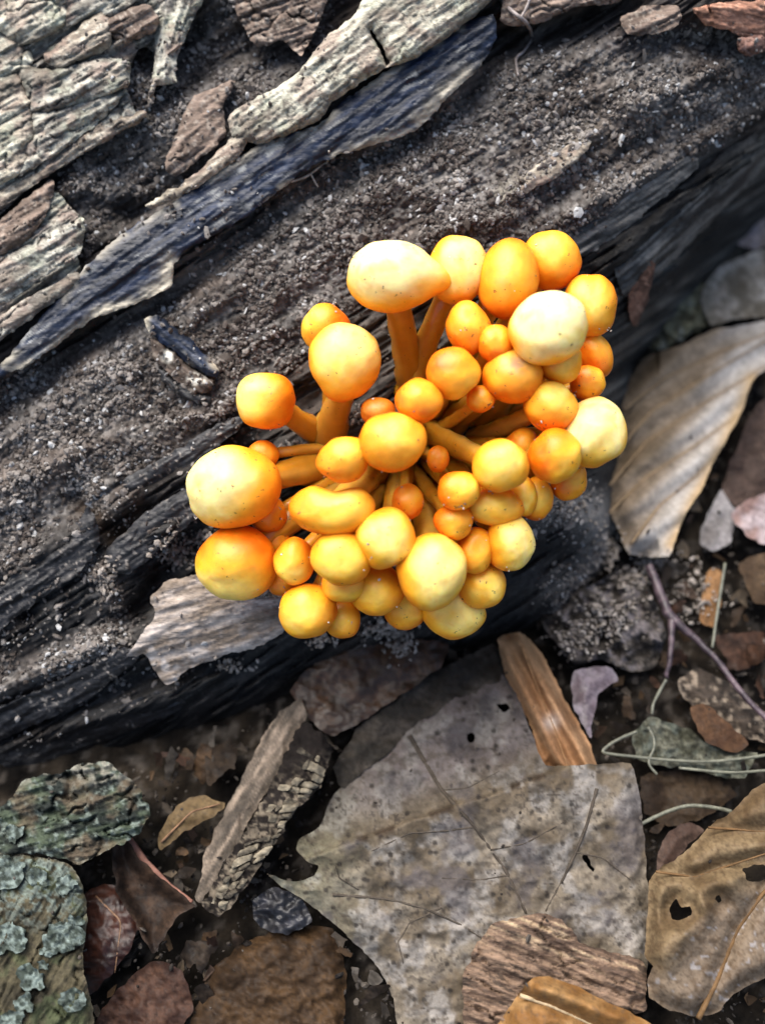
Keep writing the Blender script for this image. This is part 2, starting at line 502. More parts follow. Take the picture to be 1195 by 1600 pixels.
def span(lo, hi, fine, out_lo, out_hi):
    c = list(np.arange(lo, hi, fine)); st = fine; x = hi
    while x < out_hi: c.append(x); st = min(st * 1.25, 60); x += st
    st = fine; x = lo - fine
    while x > out_lo: c.insert(0, x); st = min(st * 1.25, 60); x -= st
    return np.array(c)
LX = span(-30, 1230, 2.2, -1250, 2000); LY = span(-30, 1240, 2.2, -900, 1650)
LA, LB = np.meshgrid(LX, LY)
hb = Hb(LA, LB); hd, cmk = log_detail(LA, LB)
LH = hb + hd
dd = dist_in(LA, LB)
u, v = grain(LA, LB, 33)
g1 = fbm(u / 150, v / 9, 71, 4); g2 = fbm(u / 40, v / 3.2, 72, 3); bl = fbm(LA / 60, LB / 60, 73, 4)
darkm = np.maximum(sstep(-20, 60, sdf(LA, LB, [(-1300, 900), (-60, 900), (120, 800), (330, 650), (420, 620), (480, 700), (560, 1000), (470, 1300), (-1300, 1800)])),
                   sstep(-20, 60, sdf(LA, LB, [(790, 420), (980, 310), (1195, 180), (1900, -400), (2300, -1000), (1400, 400), (960, 1000), (700, 1080), (560, 1040), (560, 960)])))
brown = mix((.050, .038, .030), (.150, .112, .088), sstep(.3, .75, g1))
brown = mix(brown, (.20, .16, .13), sstep(.55, .8, g2) * .5)
dark = mix((.009, .009, .010), (.036, .034, .033), sstep(.35, .75, g1))
dark = mix(dark, (.15, .13, .11), sstep(.62, .82, g2) * sstep(.45, .6, bl) * .8)
rside = sstep(-10, 50, sdf(LA, LB, [(790, 420), (980, 310), (1195, 180), (1900, -400), (2300, -1000), (1400, 400), (960, 700), (900, 560)]))
dark = mix(dark, mix((.03, .029, .027), (.17, .155, .135), sstep(.35, .7, fbm(u / 60, v / 5, 78, 4))), rside * sstep(.35, .6, fbm(u / 90, v / 26, 79, 3)))
lc = mix(brown, dark, np.clip(darkm * .95, 0, 1))
f1, f2, wid = worley(LA / 6.5, LB / 6.5, 74)
cc = mix((.085, .066, .055), (.34, .29, .26), wid ** 1.5)
lc = mix(lc, cc, cmk * .85)
# pale bare wood streaks and a few warm patches
def streak(pl, w): return np.exp(-((polydist(LA, LB, pl) + 14 * (fbm(u / 60, v / 8, 75, 3) - .5)) / w) ** 2)
lc = mix(lc, (.34, .28, .20), np.clip(streak([(790, 305), (850, 262), (920, 212)], 17), 0, 1) * .8)
lc = mix(lc, (.16, .085, .05), streak([(235, 300), (300, 620)], 0.1) * .0)
lc = mix(lc, (.13, .075, .04), streak([(130, 790), (190, 845), (225, 800)], 16) * .8)
lc = mix(lc, (.20, .16, .12), streak([(950, 470), (1080, 350), (1195, 260)], 8) * .55)
lc = mix(lc, (.26, .225, .20), np.clip(streak([(820, 785), (930, 800), (950, 860)], 30), 0, 1) * .8)
lc = mix(lc, (.16, .11, .11), streak([(980, 60), (1060, 40)], 30) * .6)
big = fbm(u / 110, v / 50, 76, 4)
lc = mix(lc * .62, lc * np.array([.50, .40, .33]), sstep(.5, .68, big) * .7)
lc = mix(lc, lc * .35, sstep(.52, .66, fbm(u / 80 + 5, v / 34, 77, 4)) * .7)
lum = lc.mean(-1, keepdims=True)
lc = 1.12 * (lc * .68 + lum * .32) * np.array([.97, 1.0, .99])
ny, nx = LA.shape
V = W(LA, LB, LH)
I = np.arange(ny * nx).reshape(ny, nx)
vis = V[..., 2] > -.012
kq = vis[:-1, :-1] | vis[1:, :-1] | vis[:-1, 1:] | vis[1:, 1:]
lq = np.stack([I[:-1, :-1], I[1:, :-1], I[1:, 1:], I[:-1, 1:]], -1)[kq]
usedv = np.unique(lq); remap = np.full(ny * nx, -1); remap[usedv] = np.arange(len(usedv)); lq = remap[lq]
V = V.reshape(-1, 3)[usedv]; lcf = lc.reshape(-1, 3)[usedv]
LOGO = empty('fallen_log', (0, 0.03, 0))
tag(LOGO, 'rotting fallen log with peeling dark and pale bark, carrying the orange mushrooms', 'log')
add_obj('log_body', V, lq, lcf, M_LOG, LOGO)
LOGMAP = (Hb(TGX, TGY) + log_detail(TGX, TGY)[0])
TOP = np.maximum(TOP, LOGMAP)
BASETOP = TOP.copy()

def log_top(a, b):
    i = np.clip(((np.asarray(b) + 60) / 2).round().astype(int), 0, TOP.shape[0] - 1)
    j = np.clip(((np.asarray(a) + 60) / 2).round().astype(int), 0, TOP.shape[1] - 1)
    return LOGMAP[i, j]

# ------------------------------------------------------------------ bark and wood pieces on the log
def bark_piece(name, poly, T, colf, mat=M_BARK, deg=33, rel=8, edge=6, step=2.3, seed=0, rough=(4, 12), thick=40, tilt=(0, 0), label=None, holes=(), parent=LOGO, lip=0.0, base=None, inset=3.0, crack=1.0, grow=1.0):
    P = np.asarray(poly, float); c = P.mean(0)
    poly = c + (P - c) * grow
    def hf(a, b, s):
        u, v = grain(a, b, deg)
        h = Hb(a, b) if base is None else base(a, b)
        h = h + T * (1 - .28 * np.exp(-s / edge)) + tilt[0] * (a - c[0]) + tilt[1] * (b - c[1])
        t = fbm(u / 100, v / 14, 200 + seed, 4) * 9; fl = np.floor(t)
        h = h + rel * 3.0 * ((fl + sstep(.6, 1, t - fl)) / 9 - .5) + rel * 1.1 * (fbm(u / 26, v / 3.2, 230 + seed, 3) - .5)
        h = h + rel * .45 * (fbm(a / 5, b / 5, 260 + seed, 3) - .5) + rel * .5 * (fbm(a / 14, b / 14, 262 + seed, 3) - .5)
        if crack:
            f1, f2, wi = worley(u / 85 + .8 * fbm(a / 30, b / 30, seed, 2), v / 40 + .5 * fbm(a / 20, b / 20, seed + 3, 2), 240 + seed)
            h = h - crack * rel * 1.6 * np.exp(-((f2 - f1) / .05) ** 2) * sstep(.4, .6, fbm(a / 50, b / 50, seed + 8, 2))
        if lip: h = h + lip * np.exp(-(s / 7) ** 2)
        return h
    v_, f_, c_ = patch(poly, hf, lambda a, b, s, h: colf(a, b, s, seed, deg), step, thick, (rough[0], rough[1], seed), holes, side=(.07, .052, .04), inset=inset)
    o = add_obj(name, v_, f_, c_, mat, parent)
    if label: o['label'] = label
    return o

def c_pale(a, b, s, seed, deg, tint=(.46, .44, .345), dk=(.23, .205, .16), green=.45):
    u, v = grain(a, b, deg)
    n = fbm(u / 70, v / 9, 300 + seed, 4); n2 = fbm(u / 16, v / 4, 310 + seed, 3); n3 = fbm(a / 45, b / 45, 320 + seed, 3)
    c = mix(dk, tint, sstep(.3, .62, n))
    c = mix(c, (.24, .27, .19), sstep(.5, .72, n3) * green)
    c = mix(c, (.085, .07, .058), sstep(.56, .74, n2) * .75)
    c = mix(c, (.60, .57, .47), sstep(.58, .74, 1 - n2) * .5)
    c = mix(c, (.24, .17, .135), sstep(.5, .66, fbm(a / 34 + 9, b / 26, 322 + seed, 3)) * .55)
    c = mix(c, (.06, .05, .042), sstep(.60, .74, fbm(a / 6, b / 6, 323 + seed, 3)) * .7)
    return mix(c, (.10, .085, .065), sstep(.52, .7, fbm(u / 120, v / 24, 325 + seed, 3)) * .6)
def c_grey(a, b, s, seed, deg):
    return c_pale(a, b, s, seed, deg, (.36, .345, .285), (.16, .145, .125), .4)
def c_tan(a, b, s, seed, deg):
    return c_pale(a, b, s, seed, deg, (.34, .295, .23), (.18, .145, .11), .15)
def c_brown(a, b, s, seed, deg):
    u, v = grain(a, b, deg)
    n = fbm(u / 40, v / 6, 330 + seed, 4)
    c = mix((.085, .062, .048), (.21, .155, .12), sstep(.3, .7, n))
    return mix(c, (.32, .27, .22), sstep(.6, .75, fbm(a / 5, b / 5, 340 + seed, 2)) * .6)
def c_black(a, b, s, seed, deg):
    u, v = grain(a, b, deg)
    n = fbm(u / 90, v / 7, 350 + seed, 4); n2 = fbm(u / 26, v / 5, 360 + seed, 3); n3 = fbm(a / 60, b / 40, 361 + seed, 3)
    c = mix((.003, .006, .014), (.012, .021, .046), sstep(.3, .75, n))  # dark wood; the sky's blue reflection is put into its colour
    c = mix(c, (.20, .205, .20), sstep(.60, .72, n2) * sstep(.45, .66, n3) * .9)
    # worn pale rim along the lower, broken side
    rim = np.exp(-(s / 9) ** 2) * sstep(.48, .62, fbm(a / 38, b / 38, 370 + seed, 2))
    if seed == 47:
        w = fbm(a / 14, b / 14, 377, 3) * 16 - 8
        cr = np.maximum.reduce([np.exp(-((polydist(a, b, [(232, 464), (258, 448), (266, 412)]) + w) / 13) ** 2), np.exp(-((polydist(a, b, [(150, 492), (215, 472)]) + w) / 9) ** 2), .7 * np.exp(-((polydist(a, b, [(660, 190), (700, 150), (730, 120)]) + w) / 15) ** 2)])
        rim = np.maximum(rim * .6, np.clip(cr, 0, 1))
    return mix(c, (.46, .41, .31), rim * .9)
def c_grain(a, b, s, seed, deg):
    u, v = grain(a, b, deg)
    return mix((.022, .022, .022), (.15, .14, .125), sstep(.38, .72, fbm(u / 50, v / 4.5, 390 + seed, 4)))
def c_darkwood(a, b, s, seed, deg):  # near-black wood grain with sparse pale flecks
    u, v = grain(a, b, deg)
    c = mix((.007, .007, .008), (.030, .029, .030), sstep(.35, .75, fbm(u / 90, v / 6, 380 + seed, 4)))
    c = mix(c, (.10, .09, .08), sstep(.60, .74, fbm(u / 20, v / 4, 381 + seed, 3)) * sstep(.45, .6, fbm(a / 50, b / 50, 382, 2)) * .8)
    return mix(c, (.24, .21, .18), sstep(.68, .76, fbm(a / 6, b / 6, 383 + seed, 3)) * sstep(.45, .6, fbm(a / 40, b / 40, 384, 2)) * .8)

PLATES = [
    ([(-60, -60), (92, -60), (98, 40), (60, 60), (30, 68), (5, 50), (-60, 40)], 62, c_pale),
    ([(75, 84), (120, 48), (155, 22), (172, 40), (167, 76), (130, 92), (100, 104), (76, 96)], 66, c_tan),
    ([(-60, 46), (5, 54), (45, 80), (48, 104), (20, 116), (-60, 132)], 54, c_pale),
    ([(30, 102), (75, 110), (120, 100), (166, 92), (196, 100), (193, 134), (140, 156), (100, 168), (56, 170), (46, 140)], 62, c_grey),
    ([(-60, 136), (0, 126), (24, 120), (46, 160), (49, 210), (28, 268), (-60, 300)], 56, c_pale),
    ([(54, 176), (100, 173), (190, 140), (176, 166), (145, 198), (90, 238), (34, 268), (52, 212)], 52, c_grey),
    ([(32, 276), (90, 243), (150, 196), (210, 180), (219, 188), (150, 228), (75, 272), (-60, 372), (-60, 308), (0, 296)], 44, c_tan),
    ([(-60, 388), (0, 345), (74, 286), (82, 296), (66, 340), (40, 376), (0, 396), (-60, 430)], 40, c_brown),
    ([(40, 384), (90, 332), (124, 346), (120, 396), (62, 438), (0, 474), (-60, 500), (-60, 440), (0, 404)], 36, c_grey),
    ([(168, 30), (226, 8), (246, 28), (236, 50), (196, 66), (172, 56)], 58, c_brown),
    ([(100, 38), (98, -60), (160, -60), (240, -40), (222, 4), (165, 26), (150, 18), (104, 46)], 52, c_grey),
    ([(250, -60), (330, -60), (314, 4), (300, 32), (286, 66), (273, 108), (275, 125), (246, 129), (243, 154), (234, 154), (242, 100), (246, 46)], 40, c_grey),
]
bark_piece('bark_bed', [(-60, -60), (330, -60), (306, 24), (282, 74), (262, 96), (226, 72), (204, 100), (200, 142), (214, 182), (150, 226), (75, 272), (-60, 368)], 34, c_grey, seed=90, deg=32, rel=12, crack=.6)
bark_piece('bark_bed', [(-60, 400), (74, 292), (126, 345), (122, 398), (130, 436), (62, 470), (-60, 560)], 22, c_grey, seed=93, deg=32, rel=12, crack=.6)
for i, (pl, T, cf) in enumerate(PLATES):
    bark_piece('bark_plate', pl, T, cf, seed=i * 3 + 1, deg=30 if i != 11 else 75, rel=9, grow=1.09, crack=.6, thick=30)
bark_piece('bark_ridge', [(357, 184), (378, 165), (440, 132), (478, 100), (505, 62), (552, 24), (610, -60), (800, -60), (762, 6), (742, 24), (702, 56), (648, 92), (604, 106), (566, 128), (522, 158), (498, 190), (442, 214), (402, 226), (362, 214)], 58, c_pale, seed=41, deg=38, rel=6, crack=.5, holes=[[(577, 47), (581, 45), (596, 72), (609, 98), (604, 103), (590, 74)]],
           label='long pale cream weathered bark ridge')
bark_piece('bark_strip', [(-60, 630), (0, 572), (60, 500), (140, 412), (182, 370), (250, 330), (332, 274), (402, 228), (500, 194), (530, 162), (604, 112), (702, 46), (768, 20), (776, 58), (746, 110), (702, 150), (652, 202), (590, 226), (522, 245), (482, 262), (422, 310), (352, 360), (300, 385), (272, 410), (267, 450), (212, 474), (140, 502), (62, 560), (0, 592), (-60, 650)], 36, c_black, M_DARK, seed=47, deg=35, rel=5, edge=7, lip=4, crack=0,
           label='long blue-black strip of wet bark with pale worn rim')
bark_piece('wood_strip', [(225, 322), (300, 276), (340, 236), (374, 207), (392, 211), (372, 246), (312, 291), (242, 326)], 50, c_tan, seed=53, deg=38, rel=4)
bark_piece('wood_strip', [(-60, 540), (0, 492), (60, 456), (122, 424), (128, 438), (62, 488), (0, 532), (-60, 575)], 42, c_grey, seed=55, deg=34, rel=5)
bark_piece('bark_chip', [(255, 262), (280, 197), (302, 150), (368, 124), (350, 165), (354, 208), (320, 244), (276, 275)], 30, c_brown, seed=57, deg=40, rel=5)
bark_piece('bark_chip', [(345, -40), (520, -40), (500, 30), (470, 88), (440, 62), (402, 76), (372, 30)], 12, c_brown, seed=59, deg=20, rel=9)
bark_piece('bark_chip', [(1080, 12), (1150, 0), (1260, 8), (1260, 80), (1185, 70), (1140, 48), (1100, 38)], 34, lambda a, b, s, sd, dg: c_brown(a, b, s, sd, dg) * np.array([1.7, 1.15, .95]), seed=61, deg=-12, rel=6, label='reddish bark chip at the top of the log')
bark_piece('bark_chip', [(1152, 58), (1190, 54), (1198, 78), (1172, 90), (1152, 80)], 40, lambda a, b, s, sd, dg: c_brown(a, b, s, sd, dg) * np.array([1.3, .95, .9]), seed=62, rel=4)
bark_piece('bark_plate', [(780, 30), (800, -60), (1010, -60), (968, 4), (900, 10), (850, 34), (810, 42)], 28, c_brown, seed=64, deg=20, rel=7)
bark_piece('bark_chip', [(968, 26), (1010, 8), (1062, 10), (1060, 40), (1012, 56), (980, 54)], 26, c_brown, seed=66, deg=25, rel=5)
bark_piece('wood_strip', [(790, 314), (826, 268), (868, 240), (925, 206), (920, 234), (872, 276), (834, 294)], 30, c_tan, seed=67, deg=36, rel=5, crack=0)
# embedded stick end with white fungus spots
bark_piece('wood_splinter', [(226, 498), (246, 492), (300, 532), (344, 578), (338, 592), (296, 568), (258, 540), (232, 520)], 44, c_black, M_DARK, seed=68, deg=-40, rel=4, edge=5)
bark_piece('wood_splinter', [(236, 528), (262, 542), (296, 572), (334, 596), (328, 612), (304, 614), (262, 582), (240, 560)], 36, lambda a, b, s, sd, dg: mix(c_brown(a, b, s, sd, dg) * .6, (.75, .72, .62), np.maximum(np.exp(-(np.hypot(a - 262, b - 556) / 10) ** 4), np.exp(-(np.hypot((a - 308) / 1.6, b - 592) / 9) ** 4)) * sstep(.3, .5, fbm(a / 7, b / 7, 5, 2))), seed=69, deg=-40, rel=4, edge=5, label='dark splinter with white fungus patches')
bark_piece('wood_splinter', [(250, 576), (280, 596), (330, 620), (326, 632), (286, 622), (254, 596)], 28, c_darkwood, M_DARK, crack=.3, seed=70, deg=-32, rel=4, edge=5)
# lower left dark wood slabs
bark_piece('wood_slab', [(190, 752), (262, 712), (330, 668), (372, 650), (380, 664), (330, 706), (262, 752), (214, 780)], 22, c_darkwood, M_DARK, crack=.3, seed=72, deg=32, rel=5, edge=7)
bark_piece('wood_slab', [(-60, 960), (40, 886), (110, 832), (140, 790), (158, 846), (120, 900), (70, 930), (0, 985), (-60, 1010)], 28, c_darkwood, M_DARK, crack=.3, seed=73, deg=34, rel=7, edge=8)
bark_piece('wood_slab', [(166, 856), (232, 800), (296, 760), (312, 800), (262, 850), (204, 896), (172, 892)], 24, c_darkwood, M_DARK, crack=.3, seed=74, deg=34, rel=6, edge=8)
bark_piece('wood_slab', [(-60, 1140), (0, 1104), (100, 1060), (196, 1010), (216, 1030), (140, 1090), (40, 1140), (-60, 1180)], 22, c_darkwood, M_DARK, crack=.3, seed=75, deg=26, rel=6, edge=8)
bark_piece('wood_slab', [(-60, 1215), (0, 1180), (110, 1130), (260, 1076), (300, 1080), (280, 1110), (160, 1160), (20, 1220), (-60, 1245)], 20, c_darkwood, M_DARK, crack=.3, seed=76, deg=22, rel=6, edge=8)
bark_piece('wood_slab', [(800, 400), (900, 350), (1000, 285), (1080, 240), (1090, 262), (1000, 340), (930, 392), (860, 420)], 16, c_grain, M_DARK, crack=.3, seed=77, deg=33, rel=6, edge=8)
bark_piece('wood_slab', [(960, 420), (1060, 330), (1195, 205), (1260, 160), (1260, 190), (1190, 262), (1080, 380), (985, 470)], 16, c_grain, M_DARK, crack=.3, seed=78, deg=42, rel=6, edge=8)
bark_piece('wood_slab', [(985, 455), (1018, 405), (1024, 412), (1012, 470), (992, 510), (982, 492)], 26, lambda a, b, s, sd, dg: c_brown(a, b, s, sd, dg) * np.array([.9, .6, .5]), seed=79, deg=60, rel=4)
# grey flap of papery bark beneath the cluster
def flap_base(a, b): return 8 - .42 * np.maximum(b - 960, 0) - .05 * (a - 330)
def c_flap(a, b, s, seed, deg):
    u, v = grain(a, b, 20)
    n = fbm(u / 60, v / 12, 401, 4); c = mix((.16, .125, .095), (.36, .31, .27), sstep(.3, .7, n))
    return mix(c, (.55, .50, .46), sstep(.55, .75, fbm(a / 20, b / 20, 403, 3)) * np.clip((b - 960) / 90, 0, 1) * .7)
bark_piece('bark_flap', [(197, 1026), (218, 997), (243, 962), (234, 938), (259, 909), (310, 898), (347, 915), (430, 925), (470, 960), (440, 990), (398, 1013), (347, 1026), (293, 1047), (274, 1066), (256, 1068), (238, 1043), (226, 1022)], 30, c_flap, seed=81, deg=20, rel=6, crack=0, edge=12, thick=9, base=flap_base, label='thin grey papery bark flap curling below the mushrooms')

# ------------------------------------------------------------------ loose root hairs and fibres on the log
def strand(name, pts, r, col, mat=M_TWIG, parent=None, label=None, cat=None, group=None, lift=4, seed=3, nseg=6, on=top_at):
    P = np.array([(p[0], p[1], (on(p[0], p[1]) + lift + (p[2] if len(p) > 2 else 0))) for p in pts], float)
    V_, F_, t_ = tube(P, r, nseg, 6, 0, seed)
    cs = np.broadcast_to(np.asarray(col, float), (len(V_), 3)) * (.55 + .8 * fbm(t_ * 26, t_ * 0, seed, 3))[:, None]
    o = add_obj(name, V_, F_, cs, mat, parent)
    return tag(o, label, cat, group)
strand('root_hair', [(782, 0), (800, 18), (822, 36), (830, 58), (818, 80), (806, 92), (809, 118)], [3, 3.2, 3, 2.6, 2.4, 2.4, 2], (.26, .22, .20), label='grey curled root hair hanging over the top of the log', cat='root', lift=9, seed=4)
strand('root_hair', [(830, -10), (822, 12), (812, 30)], [3, 2.5, 2], (.24, .2, .18), label='short pale root stub beside the curled root hair', cat='root', lift=9, seed=6)
strand('bark_thread', [(455, 284), (478, 276), (498, 262), (512, 252), (514, 236)], [1.6, 1.8, 1.6, 1.5, 1.2], (.42, .38, .32), label='pale fine thread caught under the blue-black bark strip', cat='fibre', lift=8, seed=8)
strand('bark_thread', [(486, 272), (492, 284), (497, 292)], [1.4, 1.4, 1.0], (.42, .38, .32), label='tiny forked fibre end below the pale thread', cat='fibre', lift=8, seed=9)

# ------------------------------------------------------------------ mushrooms
# cx, cy, rx, ry, rot, height, pale amount, pale direction (x, y up, z out), label
CEN = np.array([640., 690.])
MUSH = [
 (613, 432, 68, 55, -8, 152, .95, (-.1, .5, .8), 'large cream mushroom with a pointed cap edge on a thick bare stem'),
 (508, 513, 37, 35, 0, 84, .30, (-.6, .2, .5), 'orange mushroom tucked behind a large pale yellow cap'),
 (539, 566, 55, 58, 10, 135, .72, (.2, .3, .8), 'large pale yellow mushroom on a straight upright stem'),
 (416, 626, 44, 44, 0, 95, .60, (-.7, .2, .6), 'mushroom half white half orange on a short slanting stem, by the splinter'),
 (713, 422, 41, 53, 8, 128, .75, (.2, .1, .9), 'egg-shaped pale yellow mushroom with gritty flank beside the pointed cream cap'),
 (792, 433, 46, 59, 8, 140, .25, (-.1, -.1, .9), 'tall orange egg-shaped mushroom with a scuffed pinkish spot'),
 (861, 408, 44, 45, 0, 112, .35, (-.1, .4, .7), 'round plain orange mushroom at the cluster edge against the dark wood'),
 (921, 477, 41, 47, 0, 118, .40, (-.2, -.1, .8), 'smooth orange mushroom overhanging the log edge beside the biggest cream cap'),
 (857, 513, 59, 56, -10, 205, 1.0, (0, .2, .9), 'biggest smooth cream-white mushroom overlapping its orange neighbours'),
 (730, 511, 33, 40, -10, 160, .25, (.1, .1, .8), 'oval orange mushroom with a dimpled top below the egg-shaped pale cap'),
 (774, 536, 26, 29, 0, 176, .04, (0, .2, .8), 'small deep orange mushroom wedged beside the oval dimpled one'),
 (708, 582, 40, 39, 0, 196, .22, (.6, -.4, .6), 'round bright orange mushroom with a pale flank near the cluster middle'),
 (654, 627, 35, 34, 0, 205, .12, (.3, .3, .8), 'small bright orange mushroom dotted with dark grit near the bare stems'),
 (751, 624, 22, 21, 0, 168, .0, (0, 0, 1), 'tiny orange button mushroom beside the brown-topped one'),
 (802, 588, 46, 42, 0, 172, .22, (0, .3, .9), 'orange mushroom with a flattened brownish bruise on top'),
 (873, 566, 33, 33, 0, 160, .2, (.2, -.3, .7), 'orange mushroom half hidden under the biggest cream cap'),
 (925, 552, 26, 40, -22, 92, .18, (.4, .3, .6), 'narrow orange mushroom squeezed behind the cluster on the log edge'),
 (916, 599, 27, 27, 0, 120, .12, (.5, 0, .8), 'small round orange mushroom with a white crumb on its outer edge'),
 (859, 635, 39, 37, 0, 168, .42, (.0, .5, .9), 'orange mushroom with a shiny white glint and dark grit'),
 (927, 677, 47, 55, 10, 158, .85, (-.1, .3, .8), 'large smooth pale yellow mushroom overhanging the brown ribbed leaf'),
 (866, 713, 40, 42, 0, 176, .30, (.7, -.3, .6), 'orange mushroom with a tan half beside the pale yellow overhanging cap'),
 (888, 750, 28, 31, 30, 110, .05, (.3, 0, .8), 'deep orange mushroom hidden beneath the tan and orange one'),
 (782, 728, 44, 41, -18, 205, .55, (.0, .2, .9), 'plump yellow-orange mushroom with an amber spot over a peach cap'),
 (716, 767, 32, 30, 0, 196, .22, (.3, 0, .9), 'small orange mushroom with one grey grit speck, stacked above its twin'),
 (708, 816, 30, 27, 10, 172, .18, (.3, -.2, .9), 'small orange mushroom directly under its grit-specked twin'),
 (773, 790, 46, 31, 10, 158, .34, (-.2, -.2, .8), 'peach-coloured mushroom with a dark gill line under the plump yellow one'),
 (815, 776, 23, 32, 0, 140, .40, (0, 0, .9), 'narrow amber mushroom squeezed beside the peach cap'),
 (838, 780, 26, 33, 0, 118, .15, (0, 0, .9), 'orange mushroom behind the narrow amber cap'),
 (797, 848, 37, 43, 0, 150, .75, (.5, .1, .8), 'cream mushroom with an orange side at the cluster foot above black wood'),
 (741, 861, 28, 37, 12, 146, .25, (.2, -.1, .8), 'amber mushroom with a puckered dot beside the bell-shaped cream one'),
 (676, 893, 53, 58, 12, 182, .72, (.3, .1, .9), 'large bell-shaped mushroom, orange above and cream below, with one dark speck'),
 (752, 914, 35, 36, 0, 118, .45, (.1, -.1, .9), 'honey-coloured mushroom below the puckered amber cap'),
 (708, 955, 52, 40, 8, 88, .62, (.1, .1, .9), 'dull yellow mushroom lowest in the cluster beneath the bell-shaped one'),
 (634, 946, 34, 36, 0, 82, .22, (-.1, -.1, .9), 'shaded orange mushroom between the lowest yellow cap and the crumb heap'),
 (685, 717, 17, 21, 0, 140, .0, (0, .2, .9), 'tiniest orange button mushroom among the bare stems'),
 (637, 784, 25, 27, 0, 160, .05, (.3, .4, .8), 'small deep orange button mushroom with a wet glint'),
 (614, 690, 50, 46, -15, 215, .34, (.1, .2, .9), 'bright orange-yellow mushroom in the cluster middle on the bare stems'),
 (537, 719, 40, 36, -5, 205, .26, (.1, .4, .8), 'squat orange mushroom sitting on the kidney-shaped cap'),
 (519, 793, 62, 43, 4, 182, .42, (.1, .3, .9), 'kidney-shaped yellow-orange mushroom with a sunken upper edge'),
 (365, 762, 72, 62, -10, 125, .82, (-.5, .2, .8), 'largest white mushroom with an orange flank beside dark wood'),
 (411, 711, 24, 23, 0, 70, .02, (0, 0, 1), 'small orange mushroom behind the largest white cap'),
 (420, 806, 27, 29, 20, 76, .0, (0, 0, 1), 'small deep orange mushroom between the largest white cap and the olive-yellow one'),
 (368, 881, 62, 56, 4, 104, .50, (-.2, -.8, .5), 'large mushroom, orange above and olive yellow below, over the grey bark flap'),
 (460, 877, 31, 35, 0, 132, .35, (-.1, -.4, .8), 'small yellow-centred mushroom beside the large olive yellow one'),
 (534, 871, 45, 43, 0, 184, .36, (-.1, 0, .9), 'orange mushroom with white crumbs on its lower rim under the kidney-shaped cap'),
 (541, 912, 38, 29, 0, 140, .28, (-.2, -.3, .8), 'yellowish mushroom half hidden under the crumb-rimmed cap'),
 (603, 841, 45, 46, -20, 190, .62, (.1, .1, .9), 'peach-yellow mushroom with pale centre beside the bell-shaped cream one'),
 (587, 920, 42, 40, 0, 128, .24, (-.1, -.1, .9), 'dull amber mushroom under the peach-yellow cap'),
 (482, 954, 46, 42, -12, 124, .42, (-.2, 0, .9), 'golden mushroom with a soft yellow middle at the cluster foot above the dark gap'),
 (535, 967, 27, 30, 0, 88, .15, (0, 0, 1), 'orange mushroom peeping out behind the golden cap'),
 (442, 910, 24, 22, 0, 72, .0, (0, 0, 1), 'shaded orange mushroom in the gap beside the olive yellow cap'),
 (590, 643, 26, 22, 0, 128, .10, (0, .2, .9), 'amber glassy bud at the foot of the bare stems'),
 (816, 694, 26, 24, 0, 120, .0, (0, 0, 1), 'deep orange mushroom buried behind the plump yellow one'),
 (430, 846, 24, 22, 0, 66, .0, (0, 0, 1), 'dark orange bud deep between two large caps'),
]
BASES = {0: (648, 606), 2: (512, 684), 3: (505, 680), 4: (640, 612), 39: (505, 728), 18: (735, 692), 9: (690, 640), 11: (672, 640), 1: (520, 668), 8: (760, 650), 24: (640, 735), 22: (668, 672), 19: (760, 700)}
NU, NV = 44, 30
th = np.linspace(0, np.pi, NV); ph = np.linspace(0, 2 * np.pi, NU, endpoint=False)
TH, PH = np.meshgrid(th, ph, indexing='ij')
capF = []
for i in range(NV - 1):
    for j in range(NU):
        k = (j + 1) % NU
        capF.append((i * NU + j, (i + 1) * NU + j, (i + 1) * NU + k, i * NU + k))
capF = np.array(capF)
SURF = []          # surfaces of caps for resting crumbs
